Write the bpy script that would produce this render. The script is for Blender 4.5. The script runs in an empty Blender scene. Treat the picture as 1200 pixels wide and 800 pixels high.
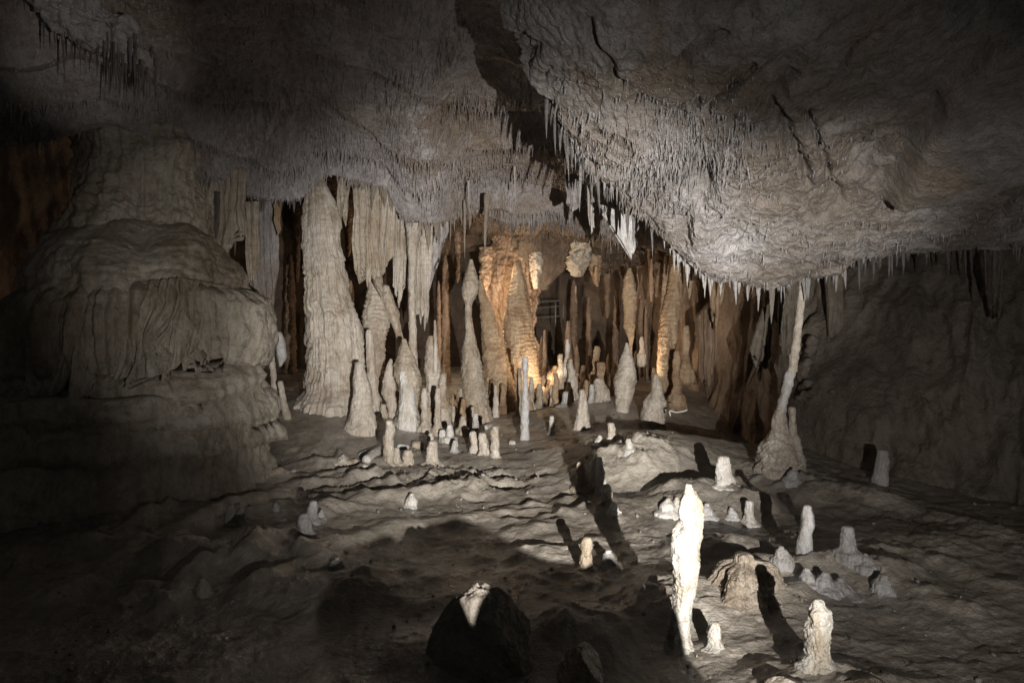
import bpy, math
import numpy as np

rng = np.random.default_rng(7)
F, CX, CY, H = 782.0, 600.0, 400.0, 1.6
SC = bpy.context.scene
COL = SC.collection


def P(px, py, d):
    """a point at plan distance d seen in direction (px, py) of the 1200 x 800 survey photo"""
    px, py, d = np.broadcast_arrays(np.asarray(px, float), np.asarray(py, float), np.asarray(d, float))
    return np.stack([(px - CX) / F * d, d, H - (py - CY) / F * d], -1)


# ------------------------------------------------------------------ noise
_perm = np.random.default_rng(3).permutation(256)
_perm = np.concatenate([_perm, _perm, _perm]).astype(np.int32)
_g = np.random.default_rng(4).normal(size=(256, 3))
_g = (_g / np.linalg.norm(_g, axis=1, keepdims=True)).astype(np.float32)


def pn(p):
    p = np.asarray(p, np.float32)
    sh = p.shape[:-1]
    p = p.reshape(-1, 3)
    i = np.floor(p).astype(np.int32)
    f = p - i
    i &= 255
    u = f * f * f * (f * (f * 6 - 15) + 10)
    out = 0
    for a in (0, 1):
        wa = u[:, 0] if a else 1 - u[:, 0]
        ha = _perm[(i[:, 0] + a) & 255]
        for b in (0, 1):
            wb = u[:, 1] if b else 1 - u[:, 1]
            hb = _perm[ha + ((i[:, 1] + b) & 255)]
            for c in (0, 1):
                wc = u[:, 2] if c else 1 - u[:, 2]
                g = _g[_perm[hb + ((i[:, 2] + c) & 255)]]
                dd = g[:, 0] * (f[:, 0] - a) + g[:, 1] * (f[:, 1] - b) + g[:, 2] * (f[:, 2] - c)
                out = out + wa * wb * wc * dd
    return (out * 1.5).reshape(sh)


def fbm(p, o=4, gain=0.5, lac=2.03):
    p = np.asarray(p, np.float32)
    s, a, t = 0, 1.0, 0
    for k in range(o):
        s = s + a * pn(p + 17.3 * k)
        t += a
        a *= gain
        p = p * lac
    return s / t


def ridged(p, o=4, gain=0.5, lac=2.1):
    p = np.asarray(p, np.float32)
    s, a, t = 0, 1.0, 0
    for k in range(o):
        n = 1 - np.abs(pn(p + 9.1 * k)) * 2.0
        s = s + a * n * np.abs(n)
        t += a
        a *= gain
        p = p * lac
    return s / t


def worley(x, y):
    x = np.asarray(x, float); y = np.asarray(y, float)
    ix = np.floor(x).astype(np.int64); iy = np.floor(y).astype(np.int64)
    best = np.full(x.shape, 9.0)
    bid = np.zeros(x.shape)
    for a in (-1, 0, 1):
        for b in (-1, 0, 1):
            cx, cy = ix + a, iy + b
            h = (cx * 374761393 + cy * 668265263) & 0x7fffffff
            h = ((h ^ (h >> 13)) * 1274126177) & 0x7fffffff
            jx = (h & 1023) / 1023.0; jy = ((h >> 10) & 1023) / 1023.0
            dd = np.hypot(cx + jx - x, cy + jy - y)
            m = dd < best
            best = np.where(m, dd, best)
            bid = np.where(m, ((h >> 5) & 255) / 255.0, bid)
    return best, bid


def sstep(a, b, x):
    t = np.clip((x - a) / (b - a), 0, 1)
    return t * t * (3 - 2 * t)


# ------------------------------------------------------------------ materials
def mat_rock(name, a, b, c, rough=(0.35, 0.75), streak=0.25, scale=3.0, bump=0.4, fine=60.0,
             band=0.0, sss=0.0, spec=0.5, coat=0.25, attr=None, stain=None, stain_amt=0.6):
    m = bpy.data.materials.new(name)
    m.use_nodes = True
    nt = m.node_tree
    N, L = nt.nodes, nt.links
    bs = N['Principled BSDF']

    def nd(t, **kw):
        n = N.new(t)
        for k, v in kw.items():
            setattr(n, k, v)
        return n

    def noise(vec, sc, det, ro=0.6):
        n = nd('ShaderNodeTexNoise')
        n.inputs['Scale'].default_value = sc
        n.inputs['Detail'].default_value = det
        n.inputs['Roughness'].default_value = ro
        L.new(vec, n.inputs['Vector'])
        return n.outputs['Fac']

    def ramp(fac, lo, hi, c0=(0, 0, 0, 1), c1=(1, 1, 1, 1)):
        r = nd('ShaderNodeValToRGB')
        r.color_ramp.elements[0].position = lo
        r.color_ramp.elements[1].position = hi
        r.color_ramp.elements[0].color = c0
        r.color_ramp.elements[1].color = c1
        L.new(fac, r.inputs['Fac'])
        return r.outputs['Color']

    def mix(fac, x, y, f=None):
        n = nd('ShaderNodeMix', data_type='RGBA')
        if fac is not None:
            L.new(fac, n.inputs[0])
        else:
            n.inputs[0].default_value = f
        for s, v in ((6, x), (7, y)):
            if isinstance(v, tuple):
                n.inputs[s].default_value = (*v, 1)
            else:
                L.new(v, n.inputs[s])
        return n.outputs[2]

    tc = nd('ShaderNodeTexCoord')
    oi = nd('ShaderNodeObjectInfo')
    add = nd('ShaderNodeVectorMath', operation='ADD')
    mul = nd('ShaderNodeVectorMath', operation='SCALE')
    cmb = nd('ShaderNodeCombineXYZ')
    L.new(oi.outputs['Random'], cmb.inputs[0]); L.new(oi.outputs['Random'], cmb.inputs[1])
    L.new(cmb.outputs[0], mul.inputs[0]); mul.inputs['Scale'].default_value = 31.0
    L.new(tc.outputs['Object'], add.inputs[0]); L.new(mul.outputs[0], add.inputs[1])
    v = add.outputs[0]
    mp = nd('ShaderNodeMapping'); mp.inputs['Scale'].default_value = (1, 1, streak); L.new(v, mp.inputs['Vector'])
    vs = mp.outputs[0]
    base = mix(ramp(noise(vs, scale, 6), 0.36, 0.66), a, b)
    base = mix(ramp(noise(v, scale * 0.4, 6, 0.65), 0.47, 0.66), base, c)
    if stain:
        ms = nd('ShaderNodeMapping'); ms.inputs['Scale'].default_value = (1, 1, 0.12); L.new(v, ms.inputs['Vector'])
        sm_ = nd('ShaderNodeMath', operation='MULTIPLY'); sm_.inputs[1].default_value = stain_amt
        L.new(ramp(noise(ms.outputs[0], scale * 1.2, 5, 0.6), 0.54, 0.68), sm_.inputs[0])
        base = mix(sm_.outputs[0], base, stain)
    if attr:
        an = nd('ShaderNodeAttribute', attribute_name='calcite')
        base = mix(an.outputs['Fac'], base, attr)
    if band > 0:
        mb = nd('ShaderNodeMapping'); mb.inputs['Scale'].default_value = (0.5, 0.5, 7); L.new(v, mb.inputs['Vector'])
        bn = ramp(noise(mb.outputs[0], scale, 4), 0.5, 0.7)
        mm = nd('ShaderNodeMath', operation='MULTIPLY'); mm.inputs[1].default_value = band
        L.new(bn, mm.inputs[0])
        base = mix(mm.outputs[0], base, c)
    # mineral grain
    gr = nd('ShaderNodeMix', data_type='RGBA', blend_type='MULTIPLY')
    gr.inputs[0].default_value = 0.8
    L.new(base, gr.inputs[6])
    L.new(ramp(noise(vs, scale * 9, 5, 0.7), 0.3, 0.58, (0.5, 0.47, 0.43, 1), (1.04, 1.04, 1.04, 1)), gr.inputs[7])
    L.new(gr.outputs[2], bs.inputs['Base Color'])
    rr = nd('ShaderNodeMapRange')
    rr.inputs['From Min'].default_value = 0.35; rr.inputs['From Max'].default_value = 0.65
    rr.inputs['To Min'].default_value = rough[0]; rr.inputs['To Max'].default_value = rough[1]
    L.new(noise(v, scale * 1.7, 5), rr.inputs['Value'])
    L.new(rr.outputs[0], bs.inputs['Roughness'])
    bs.inputs['Specular IOR Level'].default_value = spec
    if coat:
        cm = nd('ShaderNodeMath', operation='MULTIPLY'); cm.inputs[1].default_value = coat
        L.new(ramp(noise(v, scale * 1.1 + 0.6, 5), 0.42, 0.62), cm.inputs[0])
        L.new(cm.outputs[0], bs.inputs['Coat Weight'])
        bs.inputs['Coat Roughness'].default_value = 0.13
    if sss:
        bs.inputs['Subsurface Weight'].default_value = sss
        bs.inputs['Subsurface Radius'].default_value = (0.03, 0.022, 0.015)
        bs.inputs['Subsurface Scale'].default_value = 0.6
    b1 = nd('ShaderNodeBump'); b1.inputs['Strength'].default_value = min(1.0, bump * 1.35); b1.inputs['Distance'].default_value = 0.05
    L.new(noise(v, fine * 0.25, 6, 0.65), b1.inputs['Height'])
    b2 = nd('ShaderNodeBump'); b2.inputs['Strength'].default_value = bump * 0.8; b2.inputs['Distance'].default_value = 0.014
    L.new(noise(v, fine, 5, 0.7), b2.inputs['Height'])
    L.new(b1.outputs[0], b2.inputs['Normal'])
    L.new(b2.outputs[0], bs.inputs['Normal'])
    if coat:
        b3 = nd('ShaderNodeBump'); b3.inputs['Strength'].default_value = 1.0; b3.inputs['Distance'].default_value = 0.02
        L.new(noise(v, 38, 3, 0.6), b3.inputs['Height']); L.new(b1.outputs[0], b3.inputs['Normal'])
        L.new(b3.outputs[0], bs.inputs['Coat Normal'])
    return m


M = {}
M['pale'] = mat_rock('pale_calcite', (0.62, 0.57, 0.50), (0.50, 0.45, 0.385), (0.36, 0.30, 0.235), scale=5, bump=0.5, band=0.5, rough=(0.4, 0.75), stain=(0.30, 0.215, 0.135))
M['cream'] = mat_rock('cream_calcite', (0.53, 0.475, 0.395), (0.42, 0.36, 0.285), (0.30, 0.235, 0.165), scale=5, bump=0.5, band=0.6, rough=(0.35, 0.7), stain=(0.27, 0.165, 0.085))
M['mound'] = mat_rock('mound_calcite', (0.50, 0.455, 0.385), (0.42, 0.37, 0.30), (0.27, 0.225, 0.165), scale=1.6, bump=0.6, streak=0.45, fine=45, rough=(0.3, 0.7), stain=(0.24, 0.175, 0.11))
M['tan'] = mat_rock('tan_calcite', (0.52, 0.40, 0.27), (0.40, 0.28, 0.17), (0.26, 0.165, 0.09), scale=5, bump=0.55, band=0.7, rough=(0.35, 0.7), stain=(0.20, 0.105, 0.05))
M['orange'] = mat_rock('rusty_calcite', (0.46, 0.325, 0.215), (0.34, 0.225, 0.14), (0.20, 0.12, 0.072), scale=4, bump=0.6, band=0.6, rough=(0.35, 0.7))
M['white'] = mat_rock('white_calcite', (0.66, 0.645, 0.61), (0.58, 0.555, 0.51), (0.42, 0.38, 0.315), scale=9, bump=0.45, sss=0.25, rough=(0.22, 0.6))
M['bluewhite'] = mat_rock('blue_white_calcite', (0.50, 0.495, 0.495), (0.42, 0.41, 0.405), (0.31, 0.29, 0.265), scale=7, bump=0.4, band=0.4, rough=(0.3, 0.7), stain=(0.36, 0.30, 0.23))
M['milky'] = mat_rock('milky_calcite', (0.44, 0.425, 0.39), (0.37, 0.35, 0.31), (0.26, 0.225, 0.175), scale=9, bump=0.5, sss=0.2, rough=(0.18, 0.55), coat=0.5, stain=(0.30, 0.23, 0.15))
M['ceiling'] = mat_rock('grey_ceiling_calcite', (0.455, 0.425, 0.425), (0.34, 0.315, 0.315), (0.26, 0.205, 0.155), scale=1.6, bump=0.7, fine=40, streak=0.6, rough=(0.45, 0.8), stain=(0.25, 0.17, 0.105))
M['block'] = mat_rock('white_grey_ceiling_calcite', (0.46, 0.44, 0.435), (0.33, 0.313, 0.31), (0.235, 0.20, 0.165), scale=1.4, bump=0.8, fine=45, streak=0.8, rough=(0.35, 0.8), stain=(0.25, 0.185, 0.125))
M['floor'] = mat_rock('muddy_wet_calcite', (0.265, 0.24, 0.208), (0.17, 0.147, 0.12), (0.35, 0.32, 0.275), scale=1.1, bump=0.42, fine=45, streak=1.0, rough=(0.15, 0.5), coat=0.9, attr=(0.45, 0.41, 0.345))
M['wet'] = mat_rock('wet_brown_flowstone', (0.37, 0.325, 0.265), (0.26, 0.215, 0.165), (0.14, 0.105, 0.072), scale=4, bump=0.6, fine=45, streak=0.7, rough=(0.12, 0.5), coat=0.8)
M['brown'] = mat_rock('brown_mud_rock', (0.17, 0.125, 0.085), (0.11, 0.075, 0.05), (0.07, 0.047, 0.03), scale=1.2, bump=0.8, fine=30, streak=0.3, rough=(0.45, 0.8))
M['dark'] = mat_rock('shade_dark_rock', (0.085, 0.058, 0.038), (0.055, 0.037, 0.024), (0.035, 0.023, 0.015), scale=1.0, bump=0.8, fine=25, streak=0.3, rough=(0.6, 0.9))  # near-black colour stands in for the unlit far recess
M['olive'] = mat_rock('olive_grey_rock', (0.215, 0.185, 0.147), (0.15, 0.128, 0.10), (0.10, 0.083, 0.063), scale=1.3, bump=0.7, fine=35, streak=0.5, rough=(0.3, 0.75))
M['rust'] = mat_rock('rust_brown_wall', (0.26, 0.18, 0.12), (0.18, 0.118, 0.075), (0.105, 0.066, 0.042), scale=1.5, bump=0.8, fine=30, streak=0.25, rough=(0.4, 0.75))


def mat_plain(name, col, rough, metal=0.0):
    m = bpy.data.materials.new(name); m.use_nodes = True
    nt = m.node_tree; b = nt.nodes['Principled BSDF']
    n = nt.nodes.new('ShaderNodeTexNoise'); n.inputs['Scale'].default_value = 14; n.inputs['Detail'].default_value = 5
    r = nt.nodes.new('ShaderNodeValToRGB')
    r.color_ramp.elements[0].color = (*[c * 0.6 for c in col], 1); r.color_ramp.elements[1].color = (*col, 1)
    r.color_ramp.elements[0].position = 0.35; r.color_ramp.elements[1].position = 0.6
    nt.links.new(n.outputs['Fac'], r.inputs['Fac']); nt.links.new(r.outputs['Color'], b.inputs['Base Color'])
    b.inputs['Roughness'].default_value = rough; b.inputs['Metallic'].default_value = metal
    return m


M['steel'] = mat_plain('dull_steel', (0.13, 0.13, 0.125), 0.5, 0.6)
M['hose'] = mat_plain('pale_hose', (0.6, 0.58, 0.52), 0.5)


# ------------------------------------------------------------------ object helpers
def tag(o, label=None, cat=None, group=None, kind=None):
    if label: o['label'] = label
    if cat: o['category'] = cat
    if group: o['group'] = group
    if kind: o['kind'] = kind
    return o


def empty(name, loc):
    o = bpy.data.objects.new(name, None)
    o.location = tuple(loc)
    o.empty_display_size = 0.2
    COL.objects.link(o)
    return o


def raw_mesh(name, V, Q, T=None):
    me = bpy.data.meshes.new(name)
    V = np.ascontiguousarray(V, np.float32).reshape(-1, 3)
    Q = np.asarray(Q, np.int32).reshape(-1, 4)
    T = np.zeros((0, 3), np.int32) if T is None else np.asarray(T, np.int32).reshape(-1, 3)
    nl = Q.size + T.size
    me.vertices.add(len(V)); me.vertices.foreach_set('co', V.ravel())
    me.loops.add(nl); me.loops.foreach_set('vertex_index', np.concatenate([Q.ravel(), T.ravel()]))
    me.polygons.add(len(Q) + len(T))
    ls = np.concatenate([np.arange(len(Q)) * 4, Q.size + np.arange(len(T)) * 3]).astype(np.int32)
    me.polygons.foreach_set('loop_start', ls)
    me.polygons.foreach_set('use_smooth', np.ones(len(Q) + len(T), bool))
    me.update(calc_edges=True)
    me.validate()
    return me


def link(name, me, mat, origin=None, parent=None):
    o = bpy.data.objects.new(name, me)
    me.materials.append(M[mat])
    if parent is not None:
        o.parent = parent
    elif origin is not None:
        o.location = tuple(origin)
    COL.objects.link(o)
    return o


def grid_faces(nr, nc, closed):
    r = np.arange(nr - 1)[:, None]
    c = np.arange(nc if closed else nc - 1)[None, :]
    c2 = (c + 1) % nc
    q = np.stack([r * nc + c, r * nc + c2, (r + 1) * nc + c2, (r + 1) * nc + c], -1)
    return q.reshape(-1, 4)


def grid_mesh(name, G, closed=False, origin=None, cap0=False, cap1=False):
    nr, nc = G.shape[:2]
    V = G.reshape(-1, 3)
    Q = grid_faces(nr, nc, closed)
    T = []
    extra = []
    n = len(V)
    if cap0:
        extra.append(G[0].mean(0)); k = n + len(extra) - 1
        T += [(k, (j + 1) % nc, j) for j in range(nc)]
    if cap1:
        extra.append(G[-1].mean(0)); k = n + len(extra) - 1
        b = (nr - 1) * nc
        T += [(k, b + j, b + (j + 1) % nc) for j in range(nc)]
    if extra:
        V = np.concatenate([V, np.array(extra)])
    if origin is not None:
        V = V - np.asarray(origin)
    return raw_mesh(name, V, Q, T if T else None)


# ------------------------------------------------------------------ floor
CP = np.array([
    (-300, 900, 2.6), (300, 900, 2.6), (600, 900, 2.6), (900, 900, 2.6), (1500, 900, 2.6),
    (-200, 720, 4.2), (200, 700, 4.4), (500, 690, 4.4), (700, 680, 4.5), (850, 690, 4.2), (1000, 720, 3.9), (1350, 700, 4.2),
    (-200, 620, 6), (200, 620, 5.8), (400, 600, 6.3), (600, 600, 6.4), (700, 590, 6.5), (840, 600, 6.1), (950, 640, 5.1),
    (1100, 620, 5.6), (1350, 640, 5.2),
    (100, 565, 7.2), (300, 555, 7.8), (420, 545, 8.1), (550, 540, 8.3), (620, 530, 8.6), (715, 511, 8.2), (765, 513, 7.9), (805, 520, 7.6), (730, 556, 7.2), (790, 562, 6.9), (690, 535, 7.9),
    (850, 562, 7.3), (910, 548, 7.6), (1040, 567, 7.3), (1150, 585, 7.0),
    (340, 492, 9.2), (390, 468, 10), (440, 485, 9.8), (470, 500, 9.6), (500, 503, 9.7), (560, 505, 10.2), (615, 517, 9.5), (690, 506, 9.8),
    (735, 478, 10.9), (765, 509, 10.2), (850, 538, 10.2), (895, 528, 9.2), (960, 530, 8.8), (600, 480, 13), (660, 462, 13.5), (800, 455, 13.5),
    (400, 445, 14), (300, 445, 13), (800, 430, 18), (500, 430, 18), (200, 480, 10), (50, 500, 10), (-200, 500, 10),
    (1200, 560, 9), (0, 430, 18)], float)
C3 = P(CP[:, 0], CP[:, 1], CP[:, 2])


def tps_fit(xy, z, lam=0.02):
    n = len(xy)
    r2 = ((xy[:, None] - xy[None]) ** 2).sum(-1)
    K = 0.5 * r2 * np.log(r2 + 1e-9) + lam * np.eye(n)
    Pm = np.c_[np.ones(n), xy]
    A = np.block([[K, Pm], [Pm.T, np.zeros((3, 3))]])
    w = np.linalg.solve(A, np.r_[z, 0, 0, 0])
    return xy, w


_TX, _TW = tps_fit(C3[:, :2], C3[:, 2])


def floor_base(x, y):
    x = np.asarray(x, float); y = np.asarray(y, float)
    out = _TW[-3] + _TW[-2] * x + _TW[-1] * y
    for (cx, cy), w in zip(_TX, _TW[:-3]):
        r2 = (x - cx) ** 2 + (y - cy) ** 2
        out = out + w * 0.5 * r2 * np.log(r2 + 1e-9)
    return out


BUMPS = [(2.1, 6.25, .42, .40, .24), (1.55, 6.2, .3, .35, .20), (1.25, 7.3, .62, .45, .26), (0.95, 6.1, .28, .3, .10), (1.55, 5.0, .35, .25, .10),
         (1.9, 4.55, .5, .14, .09), (2.4, 4.5, .4, .12, .08), (1.0, 4.1, .3, .3, .10), (-0.2, 3.6, .5, .3, .10), (0.4, 3.7, .3, .3, .12),
         (-1.3, 4.4, .6, .25, .10), (-2.2, 5.0, .7, .2, .10), (3.4, 6.6, .5, .4, .12), (2.92, 7.2, .5, .5, .17), (1.45, 3.0, .5, .3, .08)]


RIDGE_PX = [([(60, 705), (150, 655), (230, 615), (330, 576), (440, 562)], .10), ([(180, 720), (260, 668), (330, 628), (400, 598), (480, 585), (560, 580)], .11),
            ([(120, 640), (220, 590), (330, 562)], .07), ([(300, 700), (380, 650), (460, 618), (560, 606), (660, 606)], .06),
            ([(900, 700), (960, 676), (1030, 684), (1120, 720)], .06), ([(960, 640), (1060, 650), (1180, 690)], .05), ([(980, 590), (1080, 602), (1200, 640)], .05)]
RIDGES = []


def seg_dist(x, y, pl):
    best = np.full(x.shape, 99.0)
    for (x1, y1), (x2, y2) in zip(pl[:-1], pl[1:]):
        dx, dy = x2 - x1, y2 - y1
        t = np.clip(((x - x1) * dx + (y - y1) * dy) / (dx * dx + dy * dy), 0, 1)
        best = np.minimum(best, np.hypot(x - x1 - t * dx, y - y1 - t * dy))
    return best


for pl_, h_ in RIDGE_PX:
    out_ = []
    for a_, b_ in pl_:
        d_ = np.arange(2.5, 10, .02); q_ = P(a_, b_, d_)
        k_ = int(np.argmax(q_[:, 2] < floor_base(q_[:, 0], q_[:, 1])))
        out_.append((q_[k_, 0], q_[k_, 1]))
    RIDGES.append((out_, h_))


def floor_z(x, y):
    x, y = np.broadcast_arrays(np.asarray(x, float), np.asarray(y, float))
    z = floor_base(x, y)
    px = CX + x / np.maximum(y, 0.3) * F
    p = np.stack([x, y, np.zeros_like(x)], -1)
    # low broad swells
    z = z + 0.05 * fbm(p * 0.9, 3)
    # rimstone ledges curving over the left and middle of the floor
    lm = sstep(820, 620, px) * sstep(4.0, 5.0, y) * sstep(9.0, 8.0, y)
    ph = np.hypot(x - 0.6, (y - 3.0) * 1.05) / 0.62 + 2.6 * fbm(p * 0.55, 3) + 0.35 * fbm(p * 2.6, 3)
    f = ph - np.floor(ph)
    rim = np.where(f < 0.75, (f / 0.75) ** 2.2, (1 - f) / 0.25)
    z = z + lm * np.clip(0.06 + 0.22 * pn(p * 0.75 + 4), 0.0, .2) * rim * (0.75 + 0.5 * pn(p * 5))
    # rotten, holed crust in front of the column group
    hm = np.exp(-((x + 0.75 + (y - 7.3) * .2) / 1.1) ** 2 - ((y - 7.35) / 0.62) ** 2)
    z = z + hm * (0.17 * ridged(p * 2.2, 4) - 0.16 * sstep(0.12, 0.4, pn(p * np.array([1.7, 3.0, 1]) + 8)))
    for bx, by, rx, ry, h in BUMPS:
        q_ = ((x - bx) / rx) ** 2 + ((y - by) / ry) ** 2
        z = z + h * np.exp(-q_ ** 1.6) * (0.75 + 0.55 * ridged(p * 2.4 + bx, 3))
    # flow lines running down the right-hand slope
    rm = sstep(760, 880, px) * sstep(8.0, 7.2, y)
    z = z + rm * 0.022 * ridged(np.stack([x * 1.2 + y * 0.9, y * 3.2 - x * 1.6, np.zeros_like(x)], -1) * 1.3, 3)
    wx = x + 0.16 * pn(p * 1.0 + 50) + .05 * pn(p * 6); wy = y + 0.16 * pn(p * 1.0 + 60) + .05 * pn(p * 6 + 9)
    for pl, h in RIDGES:
        dd_ = seg_dist(wx, wy, pl)
        z = z + 0.75 * h * np.exp(-(dd_ / 0.13) ** 2) * (1 + 0.3 * pn(p * 1.1 + 70))
    # rock grain
    z = z + 0.035 * fbm(p * 3.5, 4) + 0.034 * ridged(p * 4, 4, .5) * (0.15 + 0.9 * sstep(-.1, .4, pn(p * 0.7 + 2))) + 0.0055 * fbm(p * 24, 3)
    return z


def hit(px, py, lo=2.0, hi=19.0):
    """distance at which the ray (px, py) meets the cave floor"""
    d = np.arange(lo, hi, 0.015)
    q = P(px, py, d)
    s = q[:, 2] - floor_z(q[:, 0], q[:, 1])
    k = np.argmax(s < 0)
    return float(d[k]) if s[k] < 0 else 12.0


def build_floor():
    y = 0.7 * (19.5 / 0.7) ** np.linspace(0, 1, 900)
    sx = np.linspace(-1.25, 1.25, 1000)
    Y, S = np.meshgrid(y, sx, indexing='ij')
    X = S * (Y + 0.8)
    Z = floor_z(X, Y)
    me = grid_mesh('cave_floor', np.stack([X, Y, Z], -1))
    p = np.stack([X, Y, np.zeros_like(X)], -1)
    c = sstep(0.05, 0.35, fbm(p * 0.9 + 80, 5, .6)) * 0.6
    c = np.maximum(c, np.exp(-((X - 1.3) / 0.9) ** 2 - ((Y - 7.5) / 0.8) ** 2) * (0.75 + 0.5 * fbm(p * 2, 3)))
    for pl, h in RIDGES:
        c = np.maximum(c, np.exp(-(seg_dist(X, Y, pl) / 0.22) ** 2) * (0.55 + 0.7 * fbm(p * 2.5 + 20, 3)))
    at = me.attributes.new('calcite', 'FLOAT', 'POINT')
    at.data.foreach_set('value', np.clip(c, 0, 1).astype(np.float32).ravel())
    o = link('cave_floor', me, 'floor')
    tag(o, kind='structure')


build_floor()


# ------------------------------------------------------------------ ruled rock sheets (ceilings and walls)
def poly(pts, n, smooth=9):
    pts = np.array(pts, float)
    s = np.r_[0, np.cumsum(np.hypot(np.diff(pts[:, 0]), np.diff(pts[:, 1])))]
    t = np.linspace(0, s[-1], n)
    A = np.stack([np.interp(t, s, pts[:, k]) for k in range(3)], -1)
    if smooth > 1:
        k = np.ones(smooth) / smooth
        pad = np.pad(A, ((smooth // 2, smooth // 2), (0, 0)), mode='edge')
        A = np.stack([np.convolve(pad[:, j], k, 'valid') for j in range(3)], -1)
    return P(A[:, 0], A[:, 1], A[:, 2])


def normals(G):
    a = np.gradient(G, axis=0); b = np.gradient(G, axis=1)
    n = np.cross(a, b)
    return n / np.maximum(np.linalg.norm(n, axis=-1, keepdims=True), 1e-9)


def proj(G):
    return CX + G[..., 0] / np.maximum(G[..., 1], .3) * F, CY - (G[..., 2] - H) / np.maximum(G[..., 1], .3) * F


def pip(px, py, poly_):
    inside = np.zeros(px.shape, bool)
    n = len(poly_)
    for i in range(n):
        x1, y1 = poly_[i]; x2, y2 = poly_[(i + 1) % n]
        c = ((y1 > py) != (y2 > py)) & (px < (x2 - x1) * (py - y1) / (y2 - y1 + 1e-9) + x1)
        inside ^= c
    return inside


SURF = {}

# ---- low white block of ceiling on the right
L = poly([(560, -80, 4.2), (592, 20, 4.6), (620, 90, 5.0), (690, 175, 5.8), (745, 235, 6.4), (778, 285, 6.8), (800, 312, 7.0), (850, 318, 7.1), (900, 318, 7.2),
          (945, 314, 7.2), (990, 302, 7.1), (1050, 292, 6.9), (1120, 284, 6.6), (1200, 285, 6.3), (1350, 285, 5.6), (1600, 280, 4.4)], 900, 25)
Fr = poly([(585, -150, 3.9), (620, -170, 3.7), (700, -190, 3.4), (800, -200, 3.2), (950, -210, 3.1), (1100, -210, 3.0), (1300, -210, 2.9), (1700, -210, 2.6)], 900, 25)
v = np.linspace(0, 1, 620)[:, None, None]
G = L[None] * (1 - v) + Fr[None] * v
vv = v[..., 0]
G[..., 2] -= 0.30 * np.sin(np.pi * np.clip(vv, 0, 1) ** 0.55) * sstep(0, 0.25, np.linspace(0, 1, 900))[None]
n = normals(G)
n *= np.where(n[..., 2:3] > 0, -1, 1)
px, py = proj(G)
smooth_panel = pip(px + 12 * pn(G * 1.5), py + 12 * pn(G * 1.5 + 7), [(1040, 232), (1066, 160), (1100, 95), (1180, 30), (1400, -60), (1500, 190), (1200, 200), (1100, 226)])
smooth_panel = smooth_panel.astype(float)
for _ in range(3):
    for ax in (0, 1):
        smooth_panel = sum(np.roll(smooth_panel, k_, ax) for k_ in range(-4, 5)) / 9.0
cobble = np.exp(-((px - 650) / 90) ** 2 - ((py - 70) / 80) ** 2)
rough_lip = sstep(210, 300, py) * sstep(1080, 960, px) + sstep(330, 250, np.abs(px - 800) + np.abs(py - 240) * 1.0)
rough_lip = np.clip(rough_lip, 0, 1)
w1, _ = worley(G[..., 0] * 14 + 3 * pn(G * 3), G[..., 1] * 10)
w2, _ = worley(G[..., 0] * 9 + 2 * pn(G * 4), G[..., 2] * 9 + G[..., 1] * 4)
qn = 1 - smooth_panel * 0.85
disp = 0.24 * fbm(G * 0.8, 3) + qn * (0.10 * fbm(G * 1.9, 4) * (0.3 + 0.7 * rough_lip) + 0.035 * fbm(G * 5, 4))
disp += qn * cobble * 0.05 * (1 - w1) + rough_lip * (0.012 * (0.7 - w2) + 0.035 * ridged(G * np.array([4, 4, 2.5]), 4, .6)) + qn * 0.006 * ridged(G * 8, 3) + qn * 0.009 * ridged(np.stack([(px * .62 + py * .78) * .055, (px * .78 - py * .62) * .009, 0 * px], -1), 3) * sstep(620, 720, px) * sstep(330, 250, py) + qn * 0.012 * fbm(G * 22, 3)
# slanting cracks
ck = pn(np.stack([(px - 0.0) * 0.012 + py * 0.019, (px * 0.8 - py * 0.7) * 0.004, 0 * px], -1))
disp -= qn * 0.06 * np.clip(1 - np.abs(ck) * 22, 0, 1) * sstep(0.0, 0.3, pn(G * 0.9 + 3))
for pl in ([(905, 120), (925, 150), (940, 180), (948, 215)], [(948, 130), (962, 165), (972, 205)], [(985, 225), (1015, 205), (1060, 165), (1100, 110)],
           [(690, 20), (715, 60), (728, 95)], [(800, 60), (850, 30)], [(830, 120), (880, 75)], [(860, 140), (930, 85)], [(760, 150), (815, 110)]):
    disp -= 0.10 * np.exp(-(seg_dist(px + 8 * pn(G * 5), py + 8 * pn(G * 5 + 9), pl) / 5.0) ** 2)
disp -= 0.22 * np.exp(-((px - 1030) / 38) ** 2 - ((py - 175) / 45) ** 2) * (0.6 + 0.6 * pn(G * 3))
disp -= 0.25 * np.exp(-((px - 820) / 14) ** 2 - ((py - 213) / 26) ** 2) + 0.12 * np.exp(-((px - 800) / 10) ** 2 - ((py - 275) / 22) ** 2)
disp -= qn * 0.05 * sstep(0.18, 0.4, pn(G * 2.6 + 13))
disp += smooth_panel * (0.19 + 0.02 * pn(np.stack([px * 0.03 + py * .02, py * 0.004, px * 0], -1)))
G = G + n * disp[..., None]
SURF['block'] = (G.copy(), n)
# back of the block rising out of sight above its lip
B = []
for dy, dz in ((0.9, 2.6), (0.75, 1.6), (0.6, 0.9), (0.42, 0.45), (0.25, 0.2), (0.1, 0.05)):
    row = G[0] + np.array([0, dy, dz]); row = row + (0.08 * fbm(row * 2, 3))[:, None] * np.array([0, 1, 0.3])
    B.append(row)
G2 = np.concatenate([np.array(B), G])
tag(link('ceiling_block', grid_mesh('ceiling_block', G2), 'block'), kind='structure')

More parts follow.
